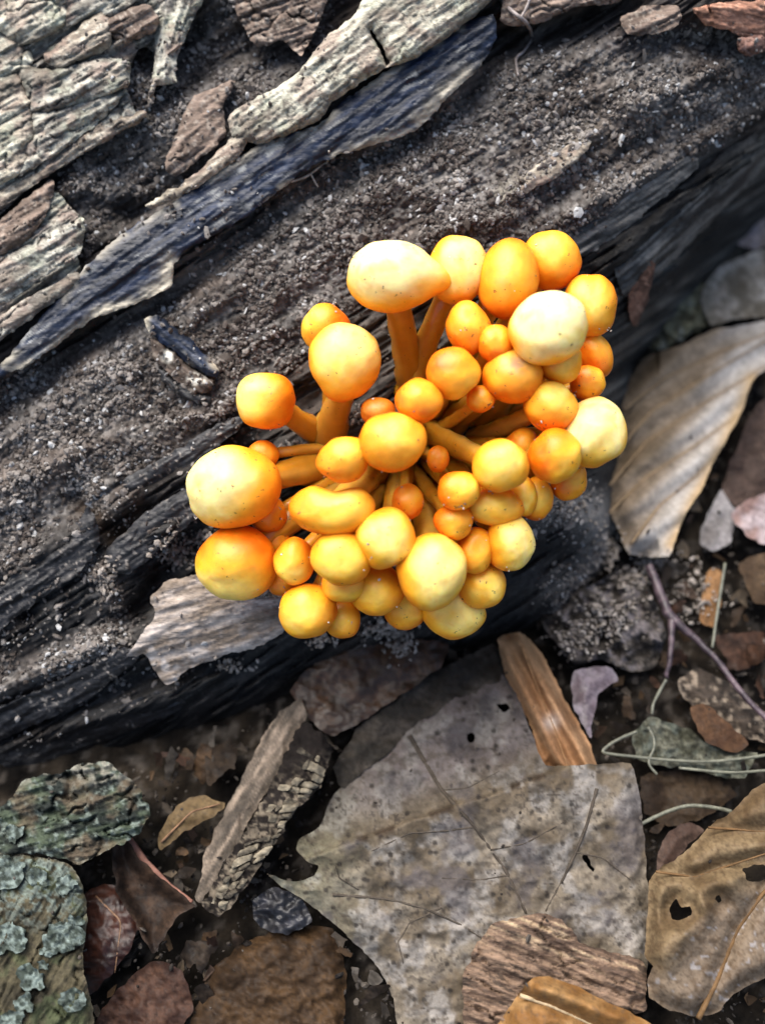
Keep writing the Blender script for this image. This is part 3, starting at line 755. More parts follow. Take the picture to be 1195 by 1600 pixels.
for mi, (cx, cy, rx, ry, rot, hc, pale, pdir, lab) in enumerate(MUSH):
    rx *= 1.04; ry *= 1.04
    out = (np.array([cx, cy]) - CEN) / 300
    R = math.radians(-rot)
    # axis of the cap: outwards from the clump and towards the open air
    ax = np.array([out[0] * .75, -out[1] * .75, 1.0]); ax /= np.linalg.norm(ax)
    # unit bell in its own frame
    x = np.sin(TH) * np.cos(PH); y = np.sin(TH) * np.sin(PH); z = np.cos(TH)
    z = np.where(z < -.62, -.62 + (z + .62) * .4, z)
    # rotate so that the bell's axis is ax
    t1 = np.cross([0, 1, 0], ax); t1 /= np.linalg.norm(t1); t2 = np.cross(ax, t1)
    p = x[..., None] * t1 + y[..., None] * t2 + z[..., None] * ax
    nn = p / np.linalg.norm(p, axis=-1, keepdims=True)
    # lumps
    sd = 500 + mi * 7
    lump = 1 + .15 * (vn(nn[..., 0] * 1.3 + 3, nn[..., 1] * 1.3 + nn[..., 2] * .9, sd) - .5) + .05 * (vn(nn[..., 0] * 3.1, nn[..., 1] * 3.1 + nn[..., 2] * 2, sd + 1) - .5)
    p = p * lump[..., None]
    if mi == 0:      # pointed side
        p = p + np.array([.34, -.12, 0]) * np.clip((nn[..., 0] * .97 - nn[..., 1] * .22), 0, 1)[..., None] ** 12 - np.array([.0, .10, 0]) * np.clip(nn[..., 0] + nn[..., 1] * .6, 0, 1)[..., None] ** 2
    if mi == 4:
        p = p + np.array([.12, 0, 0]) * np.clip(nn[..., 0], 0, 1)[..., None] ** 5
    if mi == 38:     # kidney
        p[..., 1] -= .34 * np.exp(-((p[..., 0] - .05) / .5) ** 2) * np.clip(nn[..., 1], 0, 1)
    if mi == 30:     # bell: pointed lower end
        p[..., 0] *= 1 - .22 * np.clip(-p[..., 1], 0, 1) ** 1.5
    if mi == 14:     # bruise
        q = np.clip(nn @ (np.array([.0, .35, .94])), 0, 1) ** 14; p = p - nn * (q * .10)[..., None]
    if mi in (9, 29):
        q = np.clip(nn @ (np.array([.1, .3, .94])), 0, 1) ** 20; p = p - nn * (q * .12)[..., None]
    k = (D - hc) / D
    rz = .92 * min(rx, ry) ** .5 * max(rx, ry) ** .5
    q = np.stack([p[..., 0] * rx, p[..., 1] * ry, p[..., 2] * rz], -1)
    cr, sr = math.cos(R), math.sin(R)
    q = np.stack([q[..., 0] * cr - q[..., 1] * sr, q[..., 0] * sr + q[..., 1] * cr, q[..., 2]], -1) * k * S
    c3 = W(cx, cy, hc)
    capV = c3 + q[..., :1] * AX + q[..., 1:2] * AY + q[..., 2:] * AN
    # pigment: deep orange fading to cream; each cap's lit, blown-out side painted in too
    pd = np.array(pdir, float); pd /= np.linalg.norm(pd)
    f = nn @ pd
    blot = fbm(nn[..., 0] * 1.6 + mi, nn[..., 1] * 1.6 + nn[..., 2], sd + 3, 3) - .5
    m1 = np.clip(.5 + (f + .75 * blot - (1 - 1.15 * pale)) * .72, 0, 1)
    deep = mix((.74, .150, .001), (.82, .225, .004), sstep(.3, .7, fbm(nn[..., 0] * 2 + mi * 3, nn[..., 1] * 2 + nn[..., 2], sd + 6, 3)))
    cl = mix(deep, (.86, .33, .012), sstep(.05, .45, m1)); cl = mix(cl, (.90, .50, .036), sstep(.38, .85, m1))
    cl = mix(cl, mix((.93, .70, .20), (.96, .80, .36), np.array(sstep(.65, .95, np.array(pale)))), sstep(.58, 1.05, m1) * min(1, .25 + pale))
    fine = fbm(nn[..., 0] * 9 + mi, nn[..., 1] * 9 + nn[..., 2] * 5, sd + 9, 3)
    cl = mix(cl, (.80, .36, .03), sstep(.58, .8, fine) * .3)
    yel = sstep(.60, .75, fbm(nn[..., 0] * 2.4 + mi * 1.7, nn[..., 1] * 2.4 - nn[..., 2], sd + 12, 2))
    cl = mix(cl, (.86, .56, .02), yel * .35 * sstep(.3, 1, m1))
    if mi == 14:
        w = np.clip(nn @ (np.array([.0, .35, .94])), 0, 1) ** 10
        cl = mix(cl, (.44, .24, .12), w * (.5 + .5 * sstep(.4, .6, fine)))
    if mi == 5:
        cl = mix(cl, (.72, .34, .16), np.clip(nn @ (np.array([-.25, -.30, .9])), 0, 1) ** 40 * .8)
    if mi == 51:
        cl = cl * np.array([.7, .62, 1.0])
    bx_, by_ = BASES.get(mi, (CEN[0] + (cx - CEN[0]) * .42, CEN[1] + (cy - CEN[1]) * .36 + 4))
    bh = float(log_top(bx_, by_)) - 6
    root = empty('mushroom', W(bx_, by_, bh))
    tag(root, lab, 'mushroom', 'orange mushrooms in the cluster')
    add_obj('cap', capV.reshape(-1, 3), capF, cl.reshape(-1, 3), M_CAP, root)
    # stem
    rr = np.clip((rx * ry) ** .5 * .33, 7, 18)
    e = np.array([cx, cy, hc]) + np.array([-ax[0], ax[1], -ax[2]]) * (rz * .38) * np.array([1, 1, 1])
    bpt = np.array([bx_, by_, bh])
    mid = (e + bpt) / 2 + np.array([-out[0] * 4, -out[1] * 4, 16]) + np.array([random.uniform(-6, 6), random.uniform(-6, 6), 0])
    e1 = np.array([cx, cy, hc]) + np.array([-ax[0], ax[1], -ax[2]]) * (rz * .75)
    sv, sf, st = tube([bpt, mid * .55 + bpt * .45, mid * .6 + e * .4, e1, e], [rr * 1.75, rr * 1.25, rr * 1.0, rr * .95, rr * .9], 14, 6, 0, 900 + mi)
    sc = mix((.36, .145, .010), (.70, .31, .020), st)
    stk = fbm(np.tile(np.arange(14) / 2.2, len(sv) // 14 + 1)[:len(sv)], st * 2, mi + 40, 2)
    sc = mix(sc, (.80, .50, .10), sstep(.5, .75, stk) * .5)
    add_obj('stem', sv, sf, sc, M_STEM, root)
    SURF.append((c3, capV, hc))

# ------------------------------------------------------------------ ground litter: leaves
def leaf(name, poly, hf, colf, label, cat='leaf', group=None, mat=M_LEAF, step=4., thick=2.6, rough=(6, 20, 2), holes=(), veins=(), vcol=(.22, .18, .13), vmat=None, side=None):
    v_, f_, c_ = patch(poly, hf, colf, step, thick, rough, holes, side=side)
    root = empty(name, tuple(np.array([v_[:, 0].mean(), v_[:, 1].mean(), v_[:, 2].min()])))
    tag(root, label, cat, group)
    add_obj('blade', v_, f_, c_, mat, root)
    for i, (vp, vr, kind) in enumerate(veins):
        P = np.array(vp, float)
        t = np.linspace(0, 1, max(len(P) * 4, 8)); k = np.linspace(0, 1, len(P))
        P2 = np.stack([np.interp(t, k, P[:, 0]), np.interp(t, k, P[:, 1])], 1)
        hh = hf(P2[:, 0], P2[:, 1], np.full(len(P2), 60.)) - vr * .3
        tv, tf, tt = tube(np.column_stack([P2, hh]), np.linspace(vr, vr * .55, len(P2)), 6, 2)
        cc_ = np.broadcast_to(np.array(vcol), (len(tv), 3)) * (.75 + .5 * vn(tt * 23, tt * 0, i))[:, None]
        add_obj(kind, tv, tf, cc_, vmat or mat, root)
    return root

# big grey lobed leaf
def crest(a): return 1345 - (a - 470) * .35
def h_grey(a, b, s):
    y = b - crest(a)
    up = np.maximum(-y, 0); dn = np.maximum(y, 0)
    h = 58 + .05 * (a - 470) * 0 - .75 * up + .20 * dn - 14 * np.exp(-(s / 22) ** 2)
    h = h + 8 * np.exp(-(y / 26) ** 2) - 16 * sstep(2, -6, y + 10 * (fbm(a / 40, b / 40, 604, 2) - .5)) * sstep(900, 800, a)
    u, v = grain(a, b, -50)
    h = h - 9 * np.exp(-(polydist(a, b, [(650, 1165), (690, 1235), (740, 1290), (790, 1360), (822, 1425)]) / 14) ** 2) - 7 * np.exp(-(polydist(a, b, [(930, 1235), (905, 1320), (880, 1370), (850, 1420)]) / 13) ** 2)
    h = h + 20 * (fbm(a / 80, b / 80, 601, 3) - .5) - 10 * np.abs(2 * fbm(a / 60, b / 45, 603, 3) - 1) + 7 * (fbm(a / 16, b / 16, 602, 3) - .5)
    # the left lobe lifts its tip
    h = h + .0009 * np.maximum(620 - a, 0) ** 2
    return h
def c_greyleaf(a, b, s, h):
    n = fbm(a / 60, b / 60, 611, 4); n2 = fbm(a / 9, b / 9, 612, 3); n3 = fbm(a / 4.5, b / 4.5, 613, 2)
    c = mix((.17, .135, .095), (.34, .295, .24), sstep(.35, .65, n))
    y = b - crest(a)
    c = mix(c, (.31, .275, .29), sstep(10, 70, -y) * .8)
    c = mix(c, (.19, .145, .095), np.exp(-((y - 15 + 40 * (n - .5)) / 34) ** 2) * .8)
    c = mix(c, (.45, .43, .42), sstep(.5, .66, fbm(a / 38, b / 38, 614, 4)) * .75)
    c = mix(c, (.33, .34, .25), sstep(620, 430, a) * .6)
    c = mix(c, (.12, .10, .08), sstep(.5, .72, n2) * .6)
    c = mix(c, (.055, .045, .04), sstep(.62, .8, n3) * sstep(.4, .6, fbm(a / 30, b / 30, 617, 2)) * .75)
    f1, f2, w = worley(a / 26, b / 26, 615)
    c = mix(c, (.04, .034, .03), sstep(.2, .1, f1) * (w > .6) * .85)
    c = mix(c, (.07, .05, .035), np.exp(-(y / 7) ** 2) * sstep(.55, .65, fbm(a / 30, b / 30, 616, 2)))
    f1, f2, w = worley(a / 15 + .6 * vn(a / 9, b / 9, 618), b / 15 + .6 * vn(a / 9, b / 9, 619), 620)
    c = mix(c, (.16, .125, .09), np.exp(-((f2 - f1) / .07) ** 2) * .45)
    c = mix(c, (.14, .13, .15), sstep(.55, .7, fbm(a / 55 + 3, b / 55, 626, 4)) * .55)
    c = c * np.array([1.04, 1.0, .92])
    c = c * (1 - .25 * sstep(0, 20, -y))[..., None]  # painted shade: the part beyond the crease, tilted away, is darkened
    return np.clip(c * (.24 + .36 * fbm(a / 24, b / 24, 627, 4))[..., None], 0, 1)
leaf('maple_leaf', [(412, 1360), (440, 1374), (466, 1377), (492, 1366), (499, 1352), (480, 1346), (462, 1326), (470, 1310), (500, 1290), (522, 1240), (600, 1170), (650, 1110), (700, 1080), (780, 1050), (806, 1080), (832, 1150), (852, 1196), (930, 1194), (985, 1192), (1000, 1250), (1004, 1290), (1009, 1340), (1014, 1400), (1014, 1480), (1004, 1530), (920, 1640), (760, 1690), (632, 1690), (620, 1600), (614, 1560), (590, 1510), (540, 1460), (480, 1410), (440, 1385)],
     h_grey, c_greyleaf, 'large grey speckled lobed leaf with a crease and dark midrib', step=2.4,
     holes=[[(776, 1102), (790, 1098), (797, 1106), (785, 1114)], [(728, 1146), (740, 1144), (743, 1158), (731, 1160)], [(908, 1338), (914, 1334), (928, 1358), (924, 1362)]],
     veins=[([(640, 1150), (660, 1185), (690, 1235), (740, 1290), (790, 1360), (822, 1428)], 4.2, 'midrib'), ([(932, 1232), (918, 1285), (900, 1330), (880, 1372), (852, 1424)], 3.0, 'vein'), ([(520, 1398), (600, 1404), (660, 1418), (722, 1446), (790, 1490)], 2.4, 'vein'), ([(690, 1418), (640, 1442), (622, 1472), (630, 1505)], 1.4, 'vein'), ([(560, 1390), (530, 1372), (524, 1352)], 1.3, 'vein'), ([(690, 1235), (730, 1232), (780, 1205)], 1.6, 'vein'), ([(742, 1292), (700, 1298), (640, 1302), (580, 1330)], 1.7, 'vein'), ([(766, 1328), (820, 1318), (880, 1285)], 1.5, 'vein'), ([(795, 1368), (750, 1375), (690, 1372)], 1.4, 'vein'), ([(900, 1332), (940, 1340), (985, 1375)], 1.5, 'vein')],
     vcol=(.05, .040, .030), rough=(3, 24, 2))

# brown holed leaf
def h_oak(a, b, s):
    h = 150 + .22 * (b - 1400) + .06 * (a - 1010)
    h = h - 22 * np.exp(-(polydist(a, b, [(1106, 1293), (1195, 1300), (1300, 1310)]) / 18) ** 2)
    h = h - 22 * np.exp(-(polydist(a, b, [(1024, 1362), (1084, 1370), (1195, 1334), (1300, 1290)]) / 14) ** 2)
    h = h + 26 * np.exp(-(polydist(a, b, [(1030, 1500), (1080, 1432), (1122, 1394), (1165, 1360), (1300, 1280)]) / 26) ** 2)
    h = h - 16 * np.exp(-(polydist(a, b, [(1095, 1590), (1128, 1510), (1152, 1451), (1195, 1391), (1300, 1300)]) / 14) ** 2)
    h = h - 26 * np.exp(-(s / 16) ** 2) + 10 * (fbm(a / 50, b / 50, 621, 3) - .5) + 3 * (fbm(a / 9, b / 9, 622, 2) - .5)
    return h
def c_oak(a, b, s, h):
    n = fbm(a / 40, b / 40, 631, 4); n2 = fbm(a / 6, b / 6, 632, 3)
    c0_ = 0
    low = sstep(-10, 40, polydist(a, b, [(1030, 1500), (1080, 1432), (1122, 1394), (1300, 1280)]) * np.where(b - 1500 > -(a - 1030) * 1.05, 1, -1))
    c = mix((.085, .055, .027), (.15, .105, .056), sstep(.3, .7, n))
    c = mix(c, (.15, .115, .085), low * .7)
    f1, f2, w_ = worley(a / 11 + .5 * vn(a / 7, b / 7, 634), b / 11, 635)
    c = mix(c, (.05, .032, .018), np.exp(-((f2 - f1) / .09) ** 2) * .5)
    c = mix(c, (.06, .036, .018), sstep(.52, .75, n2) * .6)
    return mix(c, (.26, .25, .25), sstep(.72, .80, fbm(a / 9, b / 9, 633, 2)) * low * .6)
leaf('brown_leaf', [(1300, 1205), (1195, 1222), (1176, 1234), (1140, 1270), (1106, 1291), (1076, 1327), (1024, 1361), (1014, 1378), (1009, 1451), (1006, 1496), (1022, 1510), (1011, 1530), (1014, 1558), (1046, 1579), (1084, 1588), (1122, 1583), (1142, 1556), (1195, 1528), (1300, 1500)],
     h_oak, c_oak, 'brown pleated leaf with ragged holes beside the grey lobed leaf', step=3.2, rough=(3, 14, 4),
     holes=[[(1046, 1420), (1056, 1404), (1064, 1418), (1078, 1416), (1080, 1430), (1060, 1438), (1048, 1436)], [(1116, 1402), (1123, 1398), (1128, 1406), (1121, 1412)], [(1160, 1356), (1192, 1350), (1198, 1372), (1176, 1378), (1166, 1374)]],
     veins=[([(1090, 1592), (1118, 1535), (1136, 1490), (1152, 1451), (1195, 1391), (1290, 1310)], 4, 'midrib'), ([(1024, 1362), (1084, 1370), (1140, 1352), (1195, 1334)], 2, 'vein'), ([(1106, 1293), (1150, 1296), (1195, 1300), (1290, 1308)], 2, 'vein')], vcol=(.11, .062, .026))
# orange-brown leaf at the bottom
def h_bot(a, b, s):
    return h_grey(a, b, 60 + 0 * a) + 52 + 20 * np.exp(-((b - 1545 - (a - 850) * .35) / 18) ** 2) - 22 * np.exp(-(s / 14) ** 2) - 10 * np.exp(-(polydist(a, b, [(815, 1556), (860, 1572), (910, 1594), (1000, 1640)]) / 9) ** 2) + 6 * (fbm(a / 30, b / 30, 641, 3) - .5)
def c_bot(a, b, s, h):
    n = fbm(a / 30, b / 30, 642, 4)
    c = mix((.15, .07, .02), (.24, .135, .052), sstep(.3, .7, n))
    return mix(c, (.09, .055, .03), sstep(.58, .75, fbm(a / 5, b / 5, 643, 3)) * .6)
leaf('curled_leaf', [(760, 1640), (775, 1605), (813, 1549), (832, 1528), (858, 1526), (903, 1542), (945, 1564), (986, 1583), (1022, 1605), (1030, 1690), (750, 1690)], h_bot, c_bot, 'orange-brown curled leaf lying over the fibrous bark piece', step=3,
     veins=[([(812, 1555), (860, 1571), (908, 1593), (1000, 1640)], 3, 'midrib')], vcol=(.42, .32, .19), rough=(2, 14, 4))
# fibrous bark piece
def c_fib(a, b, s, seed, deg):
    u, v = grain(a, b, -22)
    n = fbm(u / 40, v / 4.5, 651, 4); n3 = fbm(a / 50, b / 50, 652, 3)
    c = mix((.07, .044, .03), (.16, .105, .07), sstep(.3, .6, n))
    c = mix(c, (.33, .25, .155), sstep(.55, .7, n) * sstep(1520, 1450, b - .28 * (a - 850)) * .9)
    return mix(c, (.05, .034, .024), sstep(.62, .72, fbm(u / 30, v / 5, 653, 3)))
o = bark_piece('bark_piece', [(722, 1540), (735, 1492), (765, 1447), (800, 1434), (850, 1428), (892, 1450), (905, 1472), (955, 1487), (1006, 1506), (1008, 1580), (950, 1592), (900, 1602), (850, 1690), (725, 1690)], 30, c_fib, M_FIBRE, seed=84, deg=-22, rel=8, edge=8, thick=16, base=lambda a, b: h_grey(a, b, 60 + 0 * a) - 6, parent=None, rough=(5, 12), step=2.6)
tag(o, 'brown fibrous bark piece with ragged grain lying on the grey leaf', 'bark')

# big ribbed leaf on the right
PLEAT = [[(950, 760), (1010, 690), (1100, 630), (1200, 570)], [(952, 800), (1010, 745), (1080, 700), (1150, 650)], [(985, 850), (1030, 790), (1085, 745), (1120, 710)], [(968, 700), (1020, 640), (1100, 590), (1200, 530)], [(975, 640), (1040, 590), (1120, 552), (1200, 520)]]
def gbase(b0, off): return lambda a, b: G(a, b) + off
def h_rib(a, b, s):
    u, v = grain(a, b, 36)
    h = G(a, b) + 95 - .10 * (a - 1060) + 9 * np.cos((v - 60 + 16 * (fbm(a / 60, b / 60, 663, 2) - .5)) / 46 * 2 * np.pi * .95)
    return h - 40 * np.exp(-(s / 22) ** 2) * (a < 1030) + 12 * (fbm(a / 60, b / 60, 661, 3) - .5)
def c_rib(a, b, s, h):
    n = fbm(a / 50, b / 50, 662, 4); u, v = grain(a, b, 36)
    rt = sstep(40, -30, (1190 - a) * .9 - (b - 540) * .42 + 8 * np.cos((v) / 46 * 6) - 40)
    c = mix((.105, .078, .050), (.175, .135, .095), sstep(.3, .7, n))
    c = mix(c, (.38, .355, .325), rt * .85)
    c = c * (.65 + .7 * fbm(a / 9, b / 9, 664, 3))[..., None]
    vein = np.minimum.reduce([polydist(a, b, p) for p in PLEAT])
    c = mix(c, (.13, .085, .045), np.exp(-(vein / 4) ** 2) * .6)
    return mix(c, (.36, .25, .13), np.exp(-(polydist(a, b, [(1175, 594), (1138, 680), (1098, 757), (1050, 850)]) / 13) ** 2) * .9)
leaf('ribbed_leaf', [(1009, 558), (1065, 538), (1109, 517), (1155, 508), (1215, 500), (1215, 560), (1174, 595), (1162, 636), (1139, 680), (1116, 718), (1098, 758), (1069, 806), (1052, 850), (1044, 870), (984, 868), (973, 848), (961, 816), (944, 784), (952, 746), (962, 693), (966, 620)], h_rib, c_rib, 'large tan leaf with parallel ribs leaning against the log edge', step=3.5,
     veins=[(p, 2.0, 'vein') for p in PLEAT], vcol=(.20, .14, .08), rough=(3, 22, 3))
def simple_h(off, ta=0., tb=0., c=(0, 0), crv=0., n=8, sc=40, seed=0, curl=0.):
    def f(a, b, s):
        return G(a, b) + off + ta * (a - c[0]) + tb * (b - c[1]) - crv * ((a - c[0]) ** 2 + (b - c[1]) ** 2) + n * 2 * (fbm(a / sc, b / sc, 700 + seed, 3) - .5) - n * .9 * np.abs(2 * fbm(a / (sc * .9), b / (sc * .7), 705 + seed, 3) - 1) + n * .35 * (fbm(a / 6, b / 6, 706 + seed, 2) - .5) + curl * np.exp(-(s / 14) ** 2)
    return f
def simple_c(c1, c2, c3=None, seed=0, sp=.5, sc=30):
    if seed in (4, 6, 9, 10, 12, 13, 15, 16, 17, 19, 20, 21, 22, 23): c1 = np.array(c1) * .24; c2 = np.array(c2) * .28  # wet dark pieces; shade deep in the litter is put into their colour too
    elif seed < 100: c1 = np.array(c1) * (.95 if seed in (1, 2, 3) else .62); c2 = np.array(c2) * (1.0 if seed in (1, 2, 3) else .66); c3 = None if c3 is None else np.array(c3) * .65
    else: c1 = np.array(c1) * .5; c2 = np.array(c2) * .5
    def f(a, b, s, h):
        c = mix(c1, c2, sstep(.3, .7, fbm(a / sc, b / sc, 720 + seed, 4)))
        c = mix(c, np.asarray(c1) * .4, sstep(.58, .75, fbm(a / 6, b / 6, 730 + seed, 3)) * sp)
        f1, f2, w_ = worley(a / 13 + .5 * vn(a / 7, b / 7, 721 + seed), b / 13, 722 + seed)
        c = mix(c, np.asarray(c1) * .55, np.exp(-((f2 - f1) / .08) ** 2) * .5)
        c = c * (.7 + .6 * fbm(a / 5, b / 5, 723 + seed, 3))[..., None]
        if c3 is not None: c = mix(c, c3, sstep(.52, .7, fbm(a / (sc * .8), b / (sc * .8), 740 + seed, 3)) * .8)
        return c
    return f
LITTER = [
 # name, poly, h, colours, label, category, material, veins
 ('leaf', [(1090, 470), (1120, 420), (1180, 392), (1260, 380), (1260, 490), (1160, 498), (1110, 508)], simple_h(60, n=10, seed=1, curl=14), simple_c((.16, .14, .11), (.27, .25, .22), (.10, .085, .06), 1), 'grey-brown leaf behind the top of the tan ribbed leaf', 'leaf', M_LEAF, []),
 ('leaf', [(1128, 330), (1170, 276), (1260, 200), (1260, 375), (1180, 386), (1130, 372)], simple_h(40, n=14, seed=2), simple_c((.20, .165, .145), (.32, .27, .26), (.24, .22, .24), 2), 'mauve-grey leaf in the gap beside the log edge', 'leaf', M_LEAF, [([(1140, 352), (1195, 335), (1250, 330)], 3, 'vein')]),
 ('moss_clump', [(996, 470), (1030, 438), (1085, 432), (1118, 460), (1110, 505), (1070, 530), (1024, 552), (1000, 530)], simple_h(66, n=26, sc=18, seed=3, crv=.004, c=(1055, 490)), simple_c((.10, .095, .06), (.20, .20, .13), (.27, .29, .25), 3, .6, 16), 'mottled green-grey moss clump between the log edge and the ribbed leaf', 'moss', M_MOSS, []),
 ('leaf', [(1150, 700), (1178, 640), (1260, 560), (1260, 760), (1195, 800), (1150, 790), (1128, 760)], simple_h(34, n=14, seed=4), simple_c((.10, .06, .045), (.20, .13, .10), None, 4), 'dark brown leaf in shade beside the tan ribbed leaf', 'leaf', M_LEAF, []),
 ('leaf', [(1140, 806), (1170, 778), (1260, 760), (1260, 850), (1195, 850), (1164, 838)], simple_h(58, n=8, seed=5, curl=8), simple_c((.32, .20, .17), (.48, .40, .40), None, 5), 'pinkish pale leaf scrap near the tan ribbed leaf', 'leaf', M_LEAF, []),
 ('leaf', [(1150, 880), (1195, 862), (1260, 850), (1260, 960), (1180, 940)], simple_h(58, n=8, seed=6), simple_c((.17, .10, .05), (.27, .17, .09), None, 6), 'small rust-brown leaf under the pinkish leaf scrap', 'leaf', M_LEAF, []),
 ('leaf', [(1100, 810), (1128, 766), (1148, 800), (1140, 850), (1112, 862), (1094, 848)], simple_h(34, n=8, seed=7), simple_c((.20, .18, .17), (.33, .31, .31), None, 7), 'grey leaf scrap under the tip of the ribbed leaf', 'leaf', M_LEAF, []),
 ('leaf', [(1098, 912), (1112, 884), (1128, 902), (1124, 950), (1108, 985), (1092, 970)], simple_h(52, n=6, seed=8, curl=-8), simple_c((.26, .13, .05), (.36, .19, .08), None, 8), 'orange-brown leaf sliver beside the forked purple twig', 'leaf', M_LEAF, []),
 ('bark_chip', [(1060, 1062), (1090, 1040), (1130, 1060), (1190, 1110), (1260, 1150), (1260, 1190), (1180, 1160), (1100, 1120), (1066, 1092)], simple_h(52, n=8, seed=9, curl=-10), simple_c((.07, .05, .035), (.17, .125, .09), (.24, .19, .14), 9, .8, 12), 'dark grooved bark chip under the forked purple twig', 'bark', M_FIBRE, []),
 ('leaf', [(1078, 1104), (1096, 1096), (1140, 1130), (1172, 1162), (1150, 1178), (1108, 1162), (1084, 1130)], simple_h(74, n=5, seed=10), simple_c((.16, .075, .035), (.24, .12, .055), None, 10), 'reddish brown leaf strip above the bent pale stalk', 'leaf', M_LEAF, []),
 ('moss_flake', [(986, 1150), (1014, 1120), (1060, 1130), (1110, 1164), (1182, 1178), (1164, 1216), (1080, 1206), (1000, 1190)], simple_h(58, n=14, sc=16, seed=11), simple_c((.06, .06, .04), (.17, .17, .13), (.12, .135, .11), 11, .7, 14), 'grey-green lichen flake under the bent pale stalk', 'moss', M_MOSS, []),
 ('leaf', [(1000, 1210), (1060, 1200), (1130, 1212), (1150, 1244), (1090, 1280), (1040, 1290), (1006, 1270)], simple_h(26, n=8, seed=12), simple_c((.075, .045, .025), (.15, .095, .05), None, 12), 'dark brown leaf in the gap between grey leaf and pale stalks', 'leaf', M_LEAF, []),
 ('leaf', [(1026, 1374), (1022, 1342), (1044, 1296), (1074, 1284), (1098, 1296), (1072, 1328)], simple_h(68, n=5, seed=13, curl=-10), simple_c((.16, .09, .065), (.25, .16, .12), None, 13), 'small reddish leaf tucked behind the brown holed leaf', 'leaf', M_LEAF, []),
 ('leaf', [(899, 1050), (960, 1042), (967, 1062), (934, 1084), (926, 1112), (926, 1160), (908, 1128), (890, 1074)], simple_h(58, n=5, seed=14, curl=-6), simple_c((.15, .105, .115), (.26, .215, .245), None, 14), 'lilac-grey leaf scrap beside the orange-brown folded leaf', 'leaf', M_WETLEAF, []),
 ('wood_chunk', [(840, 965), (880, 915), (925, 918), (962, 890), (1010, 908), (1028, 955), (1040, 1000), (1018, 1042), (990, 1052), (966, 1044), (940, 1030), (905, 1036), (872, 1010)], simple_h(66, n=34, sc=20, seed=15, crv=.003, c=(940, 985)), simple_c((.10, .082, .066), (.24, .205, .175), (.16, .14, .14), 15, .8, 14), 'crumbly grey-brown chunk of rotten wood at the foot of the log', 'wood', M_LOG, []),
 ('wet_leaf', [(452, 1078), (500, 1030), (590, 1000), (700, 1004), (690, 1040), (630, 1084), (560, 1130), (520, 1152), (486, 1126)], simple_h(54, n=8, seed=16, tb=-.15, c=(570, 1070)), simple_c((.085, .045, .025), (.17, .085, .04), None, 16), 'glossy dark red-brown wet leaf tucked under the log', 'leaf', M_WETLEAF, []),
 ('leaf', [(290, 1640), (312, 1560), (332, 1510), (372, 1480), (450, 1440), (520, 1450), (540, 1520), (526, 1640)], simple_h(30, n=12, seed=17, curl=-12), simple_c((.09, .048, .02), (.17, .092, .038), None, 17), 'dull brown leaf lying in shade beneath the grey lobed leaf', 'leaf', M_LEAF, []),
 ('wet_leaf', [(392, 1408), (430, 1384), (470, 1400), (490, 1440), (450, 1462), (404, 1448)], simple_h(46, n=12, sc=20, seed=18), simple_c((.015, .015, .018), (.04, .04, .05), None, 18), 'glossy black wet leaf under the pointed lobe of the grey leaf', 'leaf', M_WETLEAF, []),
 ('wet_leaf', [(134, 1392), (181, 1382), (214, 1428), (212, 1463), (202, 1490), (160, 1540), (140, 1560), (124, 1510)], simple_h(46, n=9, seed=19, crv=.003, c=(170, 1460)), simple_c((.07, .022, .014), (.17, .055, .03), None, 19), 'wet dark red leaf wedged against the lichen-covered bark', 'leaf', M_WETLEAF, [([(150, 1400), (190, 1440), (180, 1520)], 2, 'vein')]),
 ('leaf', [(188, 1294), (226, 1346), (264, 1383), (302, 1411), (272, 1438), (241, 1490), (212, 1446), (181, 1392), (176, 1338)], simple_h(42, n=6, seed=20, curl=22), simple_c((.05, .03, .02), (.13, .075, .045), None, 20), 'dark brown cupped leaf with a pinkish rolled rim', 'leaf', M_LEAF, [([(190, 1298), (228, 1348), (264, 1384), (300, 1410)], 7, 'rolled_rim')]),
 ('leaf', [(200, 1530), (240, 1500), (290, 1520), (300, 1580), (250, 1660), (180, 1660), (150, 1600)], simple_h(28, n=12, seed=21), simple_c((.10, .045, .03), (.19, .095, .06), None, 21), 'reddish brown crumpled leaf below the cupped leaf', 'leaf', M_LEAF, []),
 ('leaf', [(246, 1312), (256, 1289), (288, 1250), (318, 1240), (350, 1252), (346, 1267), (288, 1298), (250, 1328)], simple_h(64, n=6, seed=22, curl=-6), simple_c((.24, .15, .06), (.36, .24, .11), None, 22), 'small tan leaf sliver beside the decaying twig', 'leaf', M_LEAF, [([(252, 1316), (300, 1268), (344, 1256)], 2, 'vein')]),
 ('leaf', [(640, 1070), (700, 1040), (770, 1010), (800, 1040), (790, 1070), (720, 1100), (650, 1130), (600, 1180), (540, 1230), (520, 1200), (560, 1140)], simple_h(34, n=10, seed=23), simple_c((.07, .058, .042), (.16, .13, .10), None, 23), 'dim grey-brown leaf in shade between log and grey lobed leaf', 'leaf', M_LEAF, []),
]
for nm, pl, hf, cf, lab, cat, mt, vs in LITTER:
    leaf(nm, pl, hf, cf, lab, cat, None, mt, 3.2, 3 if cat == 'leaf' else 14, (6, 30, len(lab)), (), vs, vcol=(.30, .15, .11) if 'rim' in lab else (.16, .09, .05))
